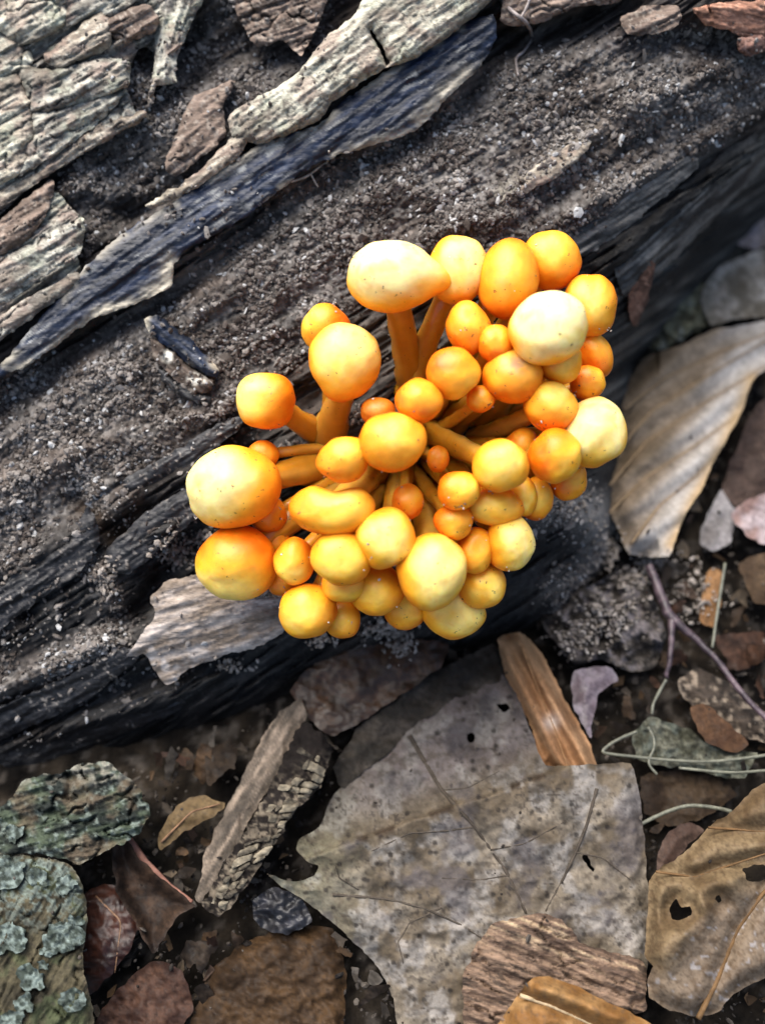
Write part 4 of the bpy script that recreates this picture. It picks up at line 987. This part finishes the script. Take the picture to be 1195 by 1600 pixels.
# orange-brown folded leaf
def h_fold(a, b, s):
    u, v = grain(a, b, -62)
    return G(a, b) + 84 + 11 * np.cos((v - 8) / 32 * 2 * np.pi) - 22 * np.exp(-(s / 10) ** 2) + 8 * (fbm(a / 24, b / 24, 671, 3) - .5)
def c_fold(a, b, s, h):
    u, v = grain(a, b, -62)
    n = fbm(u / 50, v / 7, 672, 4); c = mix((.20, .10, .045), (.34, .195, .10), sstep(.3, .7, n))
    c = mix(c, (.15, .10, .055), sstep(1090, 1000, b) * .6)
    return mix(c, (.60, .55, .50), np.exp(-(np.hypot(a - 862, b - 1128) / 11) ** 2) * .7)
leaf('folded_leaf', [(777, 999), (811, 988), (845, 1018), (864, 1055), (886, 1097), (920, 1161), (934, 1200), (916, 1214), (879, 1214), (845, 1191), (833, 1146), (811, 1093), (788, 1052)], h_fold, c_fold, 'orange-brown folded leaf standing between log and grey lobed leaf', step=2.6, veins=[([(815, 1010), (838, 1070), (866, 1140), (890, 1210)], 2.2, 'midrib')], vcol=(.20, .11, .05), rough=(3, 14, 6))

# ------------------------------------------------------------------ twigs and stalks
tw = empty('forked_twig', W(1100, 1010, G(1100, 1010) + 60)); tag(tw, 'thin purple-brown forked twig below the tan ribbed leaf', 'twig')
def gl(pts, off): return np.array([(p[0], p[1], G(p[0], p[1]) + off + (p[2] if len(p) > 2 else 0)) for p in pts])
for nm, pts, r in (('stem', [(1014, 884), (1020, 900), (1035, 938), (1050, 967), (1088, 999), (1126, 1040), (1155, 1078), (1195, 1122), (1290, 1215)], [7, 7.5, 8, 9, 5.5, 5, 5, 5, 4.5]), ('branch', [(1050, 965), (1048, 998), (1045, 1034, -8), (1040, 1060, -20)], [7, 5, 4.2, 3.5])):
    V_, F_, t_ = tube(gl(pts, 78), r, 10, 6, 1.2, 21)
    add_obj(nm, V_, F_, mix((.032, .020, .024), (.105, .070, .078), sstep(.3, .7, fbm(t_ * 40, t_ * 0, 5, 3))), M_TWIG, tw)
PALE = (.125, .125, .09)
def gnd(a, b): return G(a, b) + 82
for pts, r, lab in [
    ([(994, 1143), (968, 1154), (946, 1168), (944, 1176), (977, 1181), (1050, 1188), (1109, 1190), (1182, 1182), (1260, 1170)], 3.6, 'pale dry stalk bent back in a sharp hairpin'),
    ([(1060, 1200), (1138, 1207), (1195, 1204), (1260, 1200)], 3.2, 'straight pale dry stalk lying below the hairpin-bent one'),
    ([(1012, 1136), (1020, 1152), (1021, 1168), (1013, 1192), (1026, 1210)], 2.8, 'short curled pale stalk crossing the hairpin-bent one'),
    ([(1000, 1288), (1024, 1276), (1048, 1266), (1076, 1259), (1110, 1261), (1142, 1268)], 4.2, 'pale arched stalk between grey leaf and brown holed leaf'),
    ([(1132, 880), (1124, 930), (1118, 970), (1112, 1012)], 3.6, 'straw-coloured stalk standing beside the orange-brown leaf sliver'),
    ([(1040, 1062), (1030, 1080), (1020, 1100), (1018, 1116)], 3.4, 'short yellowish straw under the fork of the purple twig')]:
    strand('dry_stalk', pts, r * .72, PALE, label=lab, cat='stalk', lift=0, seed=len(lab), on=gnd, nseg=8, group='dry stalks in the litter')

# decaying twig with cracked bark
dt = empty('decaying_twig', W(400, 1260, G(400, 1260) + 20)); tag(dt, 'decaying twig with smooth grey wood and cracked blocky bark', 'twig')
def h_tw(off, line, w, rad):
    def f(a, b, s):
        dd = polydist(a, b, line)
        return G(a, b) + off + rad * np.sqrt(np.clip(1 - (dd / w) ** 2, 0, 1)) + 9 * (fbm(a / 9, b / 20, 681, 4) - .5)
    return f
v_, f_, c_ = patch([(470, 1088), (476, 1118), (458, 1160), (432, 1208), (402, 1262), (372, 1318), (340, 1368), (316, 1412), (306, 1400), (322, 1334), (356, 1258), (396, 1180), (430, 1120)], h_tw(48, [(466, 1090), (430, 1160), (385, 1250), (312, 1410)], 34, 18),
    lambda a, b, s, h: mix((.05, .04, .03), (.20, .155, .115), sstep(.3, .7, fbm((a * .87 + b * .5) / 7, (b * .87 - a * .5) / 60, 682, 4))), 3, 20, (5, 18, 2))
add_obj('bare_wood', v_, f_, c_, M_LOG, dt)
v_, f_, c_ = patch([(478, 1126), (503, 1148), (520, 1174), (502, 1226), (464, 1264), (440, 1302), (411, 1346), (388, 1384), (343, 1434), (317, 1414), (339, 1369), (373, 1320), (403, 1263), (433, 1211), (462, 1143)], h_tw(70, [(492, 1140), (452, 1240), (400, 1320), (330, 1424)], 36, 12),
    lambda a, b, s, h: mix((.010, .008, .007), (.11, .09, .066), sstep(.42, .66, fbm(a / 6, b / 6, 683, 4)) * sstep(1190, 1260, b + .4 * (a - 430))), 2.6, 22, (5, 10, 2))
add_obj('inner_bark', v_, f_, c_, M_SOIL, dt)
LFT = np.array([(478, 1150), (444, 1208), (414, 1262), (382, 1320), (350, 1372), (326, 1414)], float)
RGT = np.array([(516, 1178), (502, 1224), (462, 1264), (438, 1304), (408, 1348), (346, 1428)], float)
def along(L_, t):
    k = np.linspace(0, 1, len(L_)); return np.array([np.interp(t, k, L_[:, 0]), np.interp(t, k, L_[:, 1])])
hh = h_tw(70, [(492, 1140), (452, 1240), (400, 1320), (330, 1424)], 36, 12)
t = .05; row = 0
while t < .97:
    dt_ = random.uniform(.034, .062); t2 = min(t + dt_, 1)
    cuts = sorted([0] + [random.uniform(.22, .8) for _ in range(random.choice((1, 2, 2, 3)))] + [1])
    for ci in range(len(cuts) - 1):
        c0, c1 = cuts[ci], cuts[ci + 1]
        if c1 - c0 < .14 or random.random() < (.35 if (c0 == 0 and t < .55) else .08): continue
        g = .012; gp = .0035
        L0, R0, L1, R1 = along(LFT, t + gp), along(RGT, t + gp), along(LFT, t2 - gp), along(RGT, t2 - gp)
        q = [L0 + (R0 - L0) * (c0 + g), L0 + (R0 - L0) * ((c0 + c1) / 2), L0 + (R0 - L0) * (c1 - g), (L0 + R0 + L1 + R1) / 4 + ((R0 + R1) - (L0 + L1)) / 2 * (c1 - g - .5), L1 + (R1 - L1) * (c1 - g), L1 + (R1 - L1) * ((c0 + c1) / 2), L1 + (R1 - L1) * (c0 + g), (L0 + R0 + L1 + R1) / 4 + ((R0 + R1) - (L0 + L1)) / 2 * (c0 + g - .5)]
        q = [p_ + np.array([random.uniform(-2.6, 2.6), random.uniform(-2.6, 2.6)]) for p_ in q]
        lift = random.uniform(2, 10); tn = random.random(); tl = random.uniform(-.25, .25); qc = np.mean(q, 0)
        v_, f_, c_ = patch(q, lambda a, b, s: hh(a, b, s) + lift + tl * (a - qc[0]) - 2.5 * np.exp(-s / 1.8) + 3 * (fbm(a / 5, b / 5, 685, 2) - .5), lambda a, b, s, h: mix((.022, .018, .013), (.20, .17, .12), np.clip(.05 + .75 * tn + 1.1 * (fbm(a / 5, b / 5, 684, 3) - .5), 0, 1)), 2.3, 12, (1.2, 6, row))
        add_obj('bark_block', v_, f_, c_, M_BARK, dt)
    t = t2; row += 1

# ------------------------------------------------------------------ lichen-covered bark, lower left
def c_moss(a, b, s, seed, deg):
    n = fbm(a / 26, b / 18, 690, 4); n2 = fbm(a / 8, b / 8, 691, 3)
    c = mix((.014, .017, .015), (.050, .064, .042), sstep(.35, .7, n))
    c = mix(c, (.13, .155, .135), sstep(.56, .72, n2) * .8)
    c = mix(c, (.10, .075, .05), sstep(.5, .66, fbm(a / 40, b / 30, 696, 3)) * .6)
    return mix(c, (.20, .19, .155), sstep(1240, 1200, b + 26 * (fbm(a / 14, b / 14, 692, 3) - .5)) * sstep(.40, .58, fbm(a / 9, b / 9, 689, 3)) * .85)
o = bark_piece('mossy_bark', [(-60, 1262), (0, 1258), (19, 1247), (41, 1217), (87, 1208), (128, 1192), (169, 1190), (189, 1206), (212, 1225), (227, 1252), (234, 1275), (212, 1308), (158, 1335), (124, 1352), (87, 1338), (0, 1332), (-60, 1330)], 22, c_moss, M_MOSS, seed=86, deg=15, rel=11, edge=10, base=lambda a, b: G(a, b) + 82, parent=None, thick=30, rough=(5, 12))
tag(o, 'dark mossy bark slab with pale green rim under the log', 'bark')
def c_lich(a, b, s, seed, deg):
    n = fbm(a / 40, b / 40, 693, 4); n2 = fbm(a / 7, b / 7, 694, 3)
    c = mix((.024, .021, .014), (.065, .056, .034), sstep(.3, .7, n))
    c = mix(c, (.045, .056, .028), sstep(.5, .7, fbm(a / 30, b / 30, 695, 3)) * .7)
    c = mix(c, (.13, .16, .14), sstep(1480, 1370, b + 30 * (n - .5)) * sstep(.42, .6, n2) * .9)
    c = mix(c, (.03, .026, .02), sstep(.6, .75, n2) * .5)
    return mix(c, (.11, .09, .06), np.exp(-(s / 5) ** 2) * .6)
lb = empty('lichen_bark', W(60, 1500, G(60, 1500) + 60)); tag(lb, 'olive-brown bark slab spotted with pale blue-green lichen rosettes', 'bark')
def lbase(a, b): return G(a, b) + 58 + 34 * np.sqrt(np.clip(1 - (np.maximum(a - 40, 0) / 112) ** 2, 0, 1))
bark_piece('bark', [(-60, 1336), (0, 1332), (87, 1342), (113, 1353), (132, 1391), (137, 1436), (130, 1508), (145, 1576), (146, 1690), (-60, 1690)], 14, c_lich, M_MOSS, seed=88, deg=60, rel=6, edge=8, base=lbase, parent=lb, thick=30, rough=(3, 12))
for k, (a0, b0, r0) in enumerate([(96, 1466, 30), (14, 1468, 27), (48, 1532, 22), (118, 1562, 22), (12, 1362, 24), (36, 1566, 16), (18, 1594, 20), (66, 1508, 9), (104, 1382, 15), (58, 1372, 17), (74, 1488, 10), (118, 1440, 9), (22, 1302, 16)]):
    an = np.linspace(0, 2 * np.pi, 22, endpoint=False)
    rr = r0 * (.35 + 1.3 * fbm(np.cos(an) * 2.2 + k * 3, np.sin(an) * 1.6, 90 + k, 3))
    pl = np.column_stack([a0 + rr * np.cos(an) * 1.05, b0 + rr * np.sin(an) * .9])
    def hl(a, b, s, a0=a0, b0=b0, r0=r0):
        rad = np.hypot(a - a0, b - b0) / r0; ang = np.arctan2(b - b0, a - a0)
        base = (lbase(a, b) + 15) if b0 > 1340 else (G(a, b) + 108)
        return base + 3 + 2 * rad + 1.2 * np.sin(ang * 9 + 5 * rad + k) * rad + 9 * (fbm(a / 6, b / 6, 697 + k, 3) - .5)
    def cl_(a, b, s, h, k=k):
        c = mix((.03, .038, .031), (.13, .16, .145), sstep(.40, .66, fbm(a / 7, b / 7, 698 + k, 4)))
        return mix(c, (.06, .075, .065), sstep(.6, .75, fbm(a / 4, b / 4, 699 + k, 2)) * .7)
    v_, f_, c_ = patch(pl, hl, cl_, 2.2, 5, (6, 9, k))
    add_obj('lichen_rosette', v_, f_, c_, M_MOSS, lb)

# ------------------------------------------------------------------ crumbs of rotten wood
ico = []
gph = (1 + 5 ** .5) / 2
for s1 in (-1, 1):
    for s2 in (-1, 1):
        ico += [(0, s1, s2 * gph), (s1, s2 * gph, 0), (s2 * gph, 0, s1)]
ico = np.array(ico, float); ico /= np.linalg.norm(ico[0])
icf = []
for i in range(12):
    for j in range(i + 1, 12):
        for k in range(j + 1, 12):
            if max(np.linalg.norm(ico[i] - ico[j]), np.linalg.norm(ico[j] - ico[k]), np.linalg.norm(ico[i] - ico[k])) < 1.1:
                n = np.cross(ico[j] - ico[i], ico[k] - ico[i])
                icf.append((i, j, k) if n @ ico[i] > 0 else (i, k, j))
icf = np.array(icf)
def grains(name, pos, size, col, label, el=.5):
    n = len(pos)
    A = rng.normal(size=(n, 3, 3)); Q, _ = np.linalg.qr(A)
    sc = size[:, None] * S * np.exp(rng.normal(0, .28, (n, 3))) * np.array([1, 1 - el * .5, 1 - el])
    v = ico[None] * (1 + rng.normal(0, .16, (n, 12, 1)))
    v = np.einsum('nij,nkj->nki', Q, v * sc[:, None, :]) + pos[:, None]
    f = (icf[None] + (np.arange(n) * 12)[:, None, None]).reshape(-1, 3)
    c = np.repeat(col, 12, 0)
    o = add_obj(name, v.reshape(-1, 3), f, c, M_CRUMB, None, False)
    return tag(o, label, None, None, 'stuff')
def pick(n, fun, box):
    out = []
    while sum(len(x) for x in out) < n:
        a = rng.uniform(box[0], box[1], n * 2); b = rng.uniform(box[2], box[3], n * 2)
        k = rng.random(n * 2) < fun(a, b)
        out.append(np.column_stack([a[k], b[k]]))
    return np.concatenate(out)[:n]
def dens(a, b):
    c = crumb_mask(a, b) * (.12 + .88 * sstep(.38, .60, fbm(a / 45, b / 45, 800, 3)))
    return np.where(top_at(a, b) > log_top(a, b) + 6, c * .12, c) * (dist_in(a, b) > 6)
pts = pick(26000, dens, (-50, 1250, -50, 1200))
hh = top_at(pts[:, 0], pts[:, 1])
sz = np.clip(rng.lognormal(np.log(2.7), .42, len(pts)), 1.1, 7.5)
def crumb_cols(n):
    t = np.clip(.6 * rng.random(n) + 1.3 * (fbm(pts[:, 0] / 60, pts[:, 1] / 40, 803, 3) - .5) + .6 * fbm(pts[:, 0] / 40, pts[:, 1] / 40, 802, 3) - .2, 0, 1); c = mix((.075, .061, .052), (.27, .245, .22), t)
    w = rng.random(n); c = mix(c, (.42, .42, .41), (w > .93) * .85); return mix(c, (.045, .036, .03), (w < .15) * .9)
grains('wood_crumbs', W(pts[:, 0], pts[:, 1], hh + sz * .5), sz, crumb_cols(len(pts)), 'grey-brown crumbs of rotten wood scattered over the log')
# heaps of frass clinging round the clump
HEAPS = [(272, 862, 30, 26, 170, None), (318, 842, 30, 12, 80, None), (600, 984, 44, 18, 220, None), (628, 1006, 22, 22, 120, None), (950, 858, 22, 36, 190, None), (985, 905, 26, 16, 100, None), (166, 905, 20, 30, 130, None), (412, 926, 22, 10, 60, None), (505, 1000, 22, 9, 50, None), (880, 800, 40, 24, 160, None), (950, 960, 60, 40, 260, None), (900, 1000, 40, 30, 120, None), (1080, 930, 60, 50, 160, None), (1020, 880, 50, 20, 120, None), (470, 700, 40, 14, 90, None), (560, 650, 30, 16, 60, None), (700, 660, 40, 20, 80, None), (640, 560, 30, 30, 90, None), (360, 1040, 40, 12, 60, None)]
P_, Z_ = [], []
for (a0, b0, ra, rb, n, _) in HEAPS:
    a = a0 + rng.normal(0, ra * .5, n); b = b0 + rng.normal(0, rb * .5, n)
    lift = 14 * np.exp(-(((a - a0) / ra) ** 2 + ((b - b0) / rb) ** 2)) * rng.random(n)
    P_.append(np.column_stack([a, b, top_at(a, b) + lift + 2])); Z_.append(np.clip(rng.lognormal(np.log(2.9), .35, n), 1.3, 6))
P_ = np.concatenate(P_); Z_ = np.concatenate(Z_)
tt_ = rng.random(len(P_))
grains('crumb_heaps', W(P_[:, 0], P_[:, 1], P_[:, 2]), Z_, mix((.15, .125, .10), (.36, .32, .28), tt_), 'loose heaps of grey wood crumbs round the mushroom cluster')
# crumbs stuck to the caps
P_, Z_ = [], []
for mi, (c3, cv, hc) in enumerate(SURF):
    n = rng.integers(1, 6)
    for _ in range(n):
        i = rng.integers(6, 19); j = rng.integers(0, NU)
        p0 = cv[i, j] + rng.normal(0, .0002, 3) * .3
        k = 1 if rng.random() < .65 else rng.integers(2, 6)
        for _ in range(k):
            P_.append(p0 + rng.normal(0, .00025, 3) * (k > 1)); Z_.append(rng.uniform(.9, 2.2))
tt_ = rng.random(len(P_))
grains('cap_crumbs', np.array(P_), np.array(Z_), mix((.30, .25, .19), (.75, .70, .62), tt_) * np.where(rng.random(len(P_)) < .3, .2, 1)[:, None], 'tiny pale and dark crumbs stuck to the mushroom caps')
# fine litter on the floor: crumbs and torn leaf bits
def gdens(a, b): return np.where(dist_in(a, b) < 5, 1.0, 0) * (.3 + .7 * sstep(.4, .6, fbm(a / 40, b / 40, 801, 2)))
pts = pick(3800, gdens, (-55, 1255, 180, 1650))
sz = np.clip(rng.lognormal(np.log(3.2), .45, len(pts)), 1.2, 9)
tt_ = rng.random(len(pts)) ** 2
onleaf = top_at(pts[:, 0], pts[:, 1]) > G(pts[:, 0], pts[:, 1]) + 14
kp = (~onleaf) | (rng.random(len(pts)) < .03)
pts, sz, tt_ = pts[kp], sz[kp], tt_[kp]
grains('litter_crumbs', W(pts[:, 0], pts[:, 1], top_at(pts[:, 0], pts[:, 1]) + sz * .3), sz, mix((.014, .011, .009), (.10, .085, .07), tt_), 'fine crumbs and soil grains on the forest floor', .5)
# torn leaf flakes, in view and round about
def flakes(name, pts, size, on, label):
    Vs, Fs, Cs = [], [], []; n0 = 0
    pal = np.array([(.05, .03, .015), (.09, .056, .03), (.07, .056, .042), (.12, .09, .06), (.04, .025, .017)])
    for (a, b), s0 in zip(pts, size):
        k = 7; an = np.sort(rng.uniform(0, 2 * np.pi, k)); r = s0 * rng.uniform(.6, 1.2, k); e = rng.uniform(.35, .9); ro = rng.uniform(0, 6.28)
        x = r * np.cos(an); y = r * np.sin(an) * e
        x, y = x * math.cos(ro) - y * math.sin(ro), x * math.sin(ro) + y * math.cos(ro)
        ti = rng.normal(0, .35, 2); h = on(a, b) + 4 + ti[0] * x + ti[1] * y + .02 * (x * x) / max(s0, 1) * 4
        top = W(a + x, b + y, h); c = W(a, b, on(a, b) + 4 - s0 * .12)[None]
        low = W(a + x, b + y, h - 2.2); cl_ = W(a, b, on(a, b) + 1.8 - s0 * .12)[None]
        Vs.append(np.concatenate([top, c, low, cl_]))
        for i in range(k):
            j = (i + 1) % k
            Fs += [(n0 + i, n0 + k, n0 + j), (n0 + k + 1 + i, n0 + k + 1 + j, n0 + 2 * k + 1), (n0 + i, n0 + j, n0 + k + 1 + j), (n0 + i, n0 + k + 1 + j, n0 + k + 1 + i)]
        n0 += 2 * k + 2
        Cs.append(np.broadcast_to(pal[rng.integers(len(pal))] * rng.uniform(.6, 1.2), (2 * k + 2, 3)))
    o = add_obj(name, np.concatenate(Vs), np.array(Fs), np.concatenate(Cs), M_LEAF, None, False)
    return tag(o, label, None, None, 'stuff')
def fragments(name, n, seed, label, lo, hi):
    r = np.random.default_rng(seed); Vs, Fs, Cs = [], [], []; n0 = 0
    pal = [((.035, .021, .012), (.08, .05, .028)), ((.06, .035, .018), (.12, .07, .035)), ((.05, .042, .034), (.11, .095, .08)), ((.02, .014, .010), (.05, .034, .022)), ((.04, .02, .012), (.085, .042, .025))]
    done = 0; tries = 0
    ca, cb = r.uniform(-50, 1250, 9000), r.uniform(200, 1560, 9000)
    ok = (dist_in(ca, cb) < -8) & (top_at(ca, cb) < G(ca, cb) + 20); ca, cb = ca[ok], cb[ok]
    while done < n and tries < len(ca):
        a = float(ca[tries]); b = float(cb[tries]); tries += 1
        if float(top_at(a, b)) > float(G(a, b)) + 20 : continue
        s0 = r.uniform(lo, hi); k = r.integers(6, 10)
        if b > 1560: continue
        rg = np.arange(8) * .785; ra_, rb_ = a + s0 * np.cos(rg), b + s0 * np.sin(rg)
        if (top_at(ra_, rb_) - G(ra_, rb_)).max() > 24: continue
        an = np.sort(r.uniform(0, 6.28, k)); e = r.uniform(.35, .9); ro = r.uniform(0, 6.28)
        rad = s0 * r.uniform(.55, 1.15, k); x = rad * np.cos(an); y = rad * np.sin(an) * e
        x, y = x * math.cos(ro) - y * math.sin(ro), x * math.sin(ro) + y * math.cos(ro)
        ta, tb = r.normal(0, .42, 2); off = r.uniform(10, 26); crv = r.normal(0, .014); c1, c2 = pal[r.integers(len(pal))]; sd = int(r.integers(100, 1000))
        g0 = float(top_at(a, b))
        hf = lambda p, q, s, a=a, b=b, ta=ta, tb=tb, off=off, crv=crv, sd=sd: G(p, q) - G(a, b) + g0 + off + ta * (p - a) + tb * (q - b) + crv * (p - a) ** 2 + 16 * (fbm(p / 16, q / 16, sd, 3) - .5)
        cf = simple_c(c1, c2, None, sd, .6, 14)
        v_, f_, c_ = patch(np.column_stack([a + x, b + y]), hf, cf, 3.4, 2.4, (4, 9, sd))
        if len(f_) < 8: continue
        Vs.append(v_); Fs.append(f_ + n0); Cs.append(c_); n0 += len(v_); done += 1
    return tag(add_obj(name, np.concatenate(Vs), np.concatenate(Fs), np.concatenate(Cs), M_LEAF), label, None, None, 'stuff')
fragments('leaf_fragments', 90, 5, 'torn scraps of dark brown leaf layered on the forest floor', 16, 52)
pts = pick(420, gdens, (-55, 1255, 180, 1650))
kp = (top_at(pts[:, 0], pts[:, 1]) < G(pts[:, 0], pts[:, 1]) + 14)
pts = pts[kp]
flakes('leaf_flakes', pts, rng.uniform(4, 20, len(pts)), lambda a, b: float(top_at(a, b)), 'small torn brown leaf flakes on the dark soil')
pts = np.column_stack([rng.uniform(-900, 2600, 900), rng.uniform(200, 2600, 900)])
kp = ~((pts[:, 0] > -60) & (pts[:, 0] < 1255) & (pts[:, 1] < 1660)) & (dist_in(pts[:, 0], pts[:, 1]) < -40)
pts = pts[kp][:260]
Vs, Fs, Cs = [], [], []; n0 = 0
r = np.random.default_rng(9)
pal = [((.05, .03, .014), (.12, .07, .03)), ((.07, .045, .022), (.16, .10, .05)), ((.07, .06, .05), (.16, .14, .12)), ((.03, .02, .012), (.07, .045, .025))]
for (a, b) in pts:
    L_ = r.uniform(70, 190); w_ = L_ * r.uniform(.3, .55); ro = r.uniform(0, 6.28); tt_ = np.linspace(0, 1, 8)
    prof = np.sin(np.pi * tt_ ** .8) * w_ * r.uniform(.75, 1.2, 8)
    x = np.concatenate([(tt_ - .5) * L_, (tt_[::-1] - .5) * L_]); y = np.concatenate([prof, -prof[::-1] * r.uniform(.7, 1.1)])
    x, y = x * math.cos(ro) - y * math.sin(ro), x * math.sin(ro) + y * math.cos(ro)
    ta, tb = r.normal(0, .22, 2); crv = r.normal(0, .003); off = r.uniform(20, 60); c1, c2 = pal[r.integers(4)]; sd = int(r.integers(100, 999))
    hf = lambda p, q, s, a=a, b=b: G(p, q) + off + ta * (p - a) + tb * (q - b) + crv * ((p - a) * math.cos(ro) + (q - b) * math.sin(ro)) ** 2 + 30 * (fbm(p / 60, q / 60, sd, 3) - .5)
    v_, f_, c_ = patch(np.column_stack([a + x, b + y]), hf, simple_c(np.array(c1) * 2, np.array(c2) * 2, None, sd, .6, 30), 7., 3, (8, 26, sd))
    Vs.append(v_); Fs.append(f_ + n0); Cs.append(c_); n0 += len(v_)
tag(add_obj('leaf_litter', np.concatenate(Vs), np.concatenate(Fs), np.concatenate(Cs), M_LEAF), 'brown leaf litter covering the forest floor round about', None, None, 'stuff')
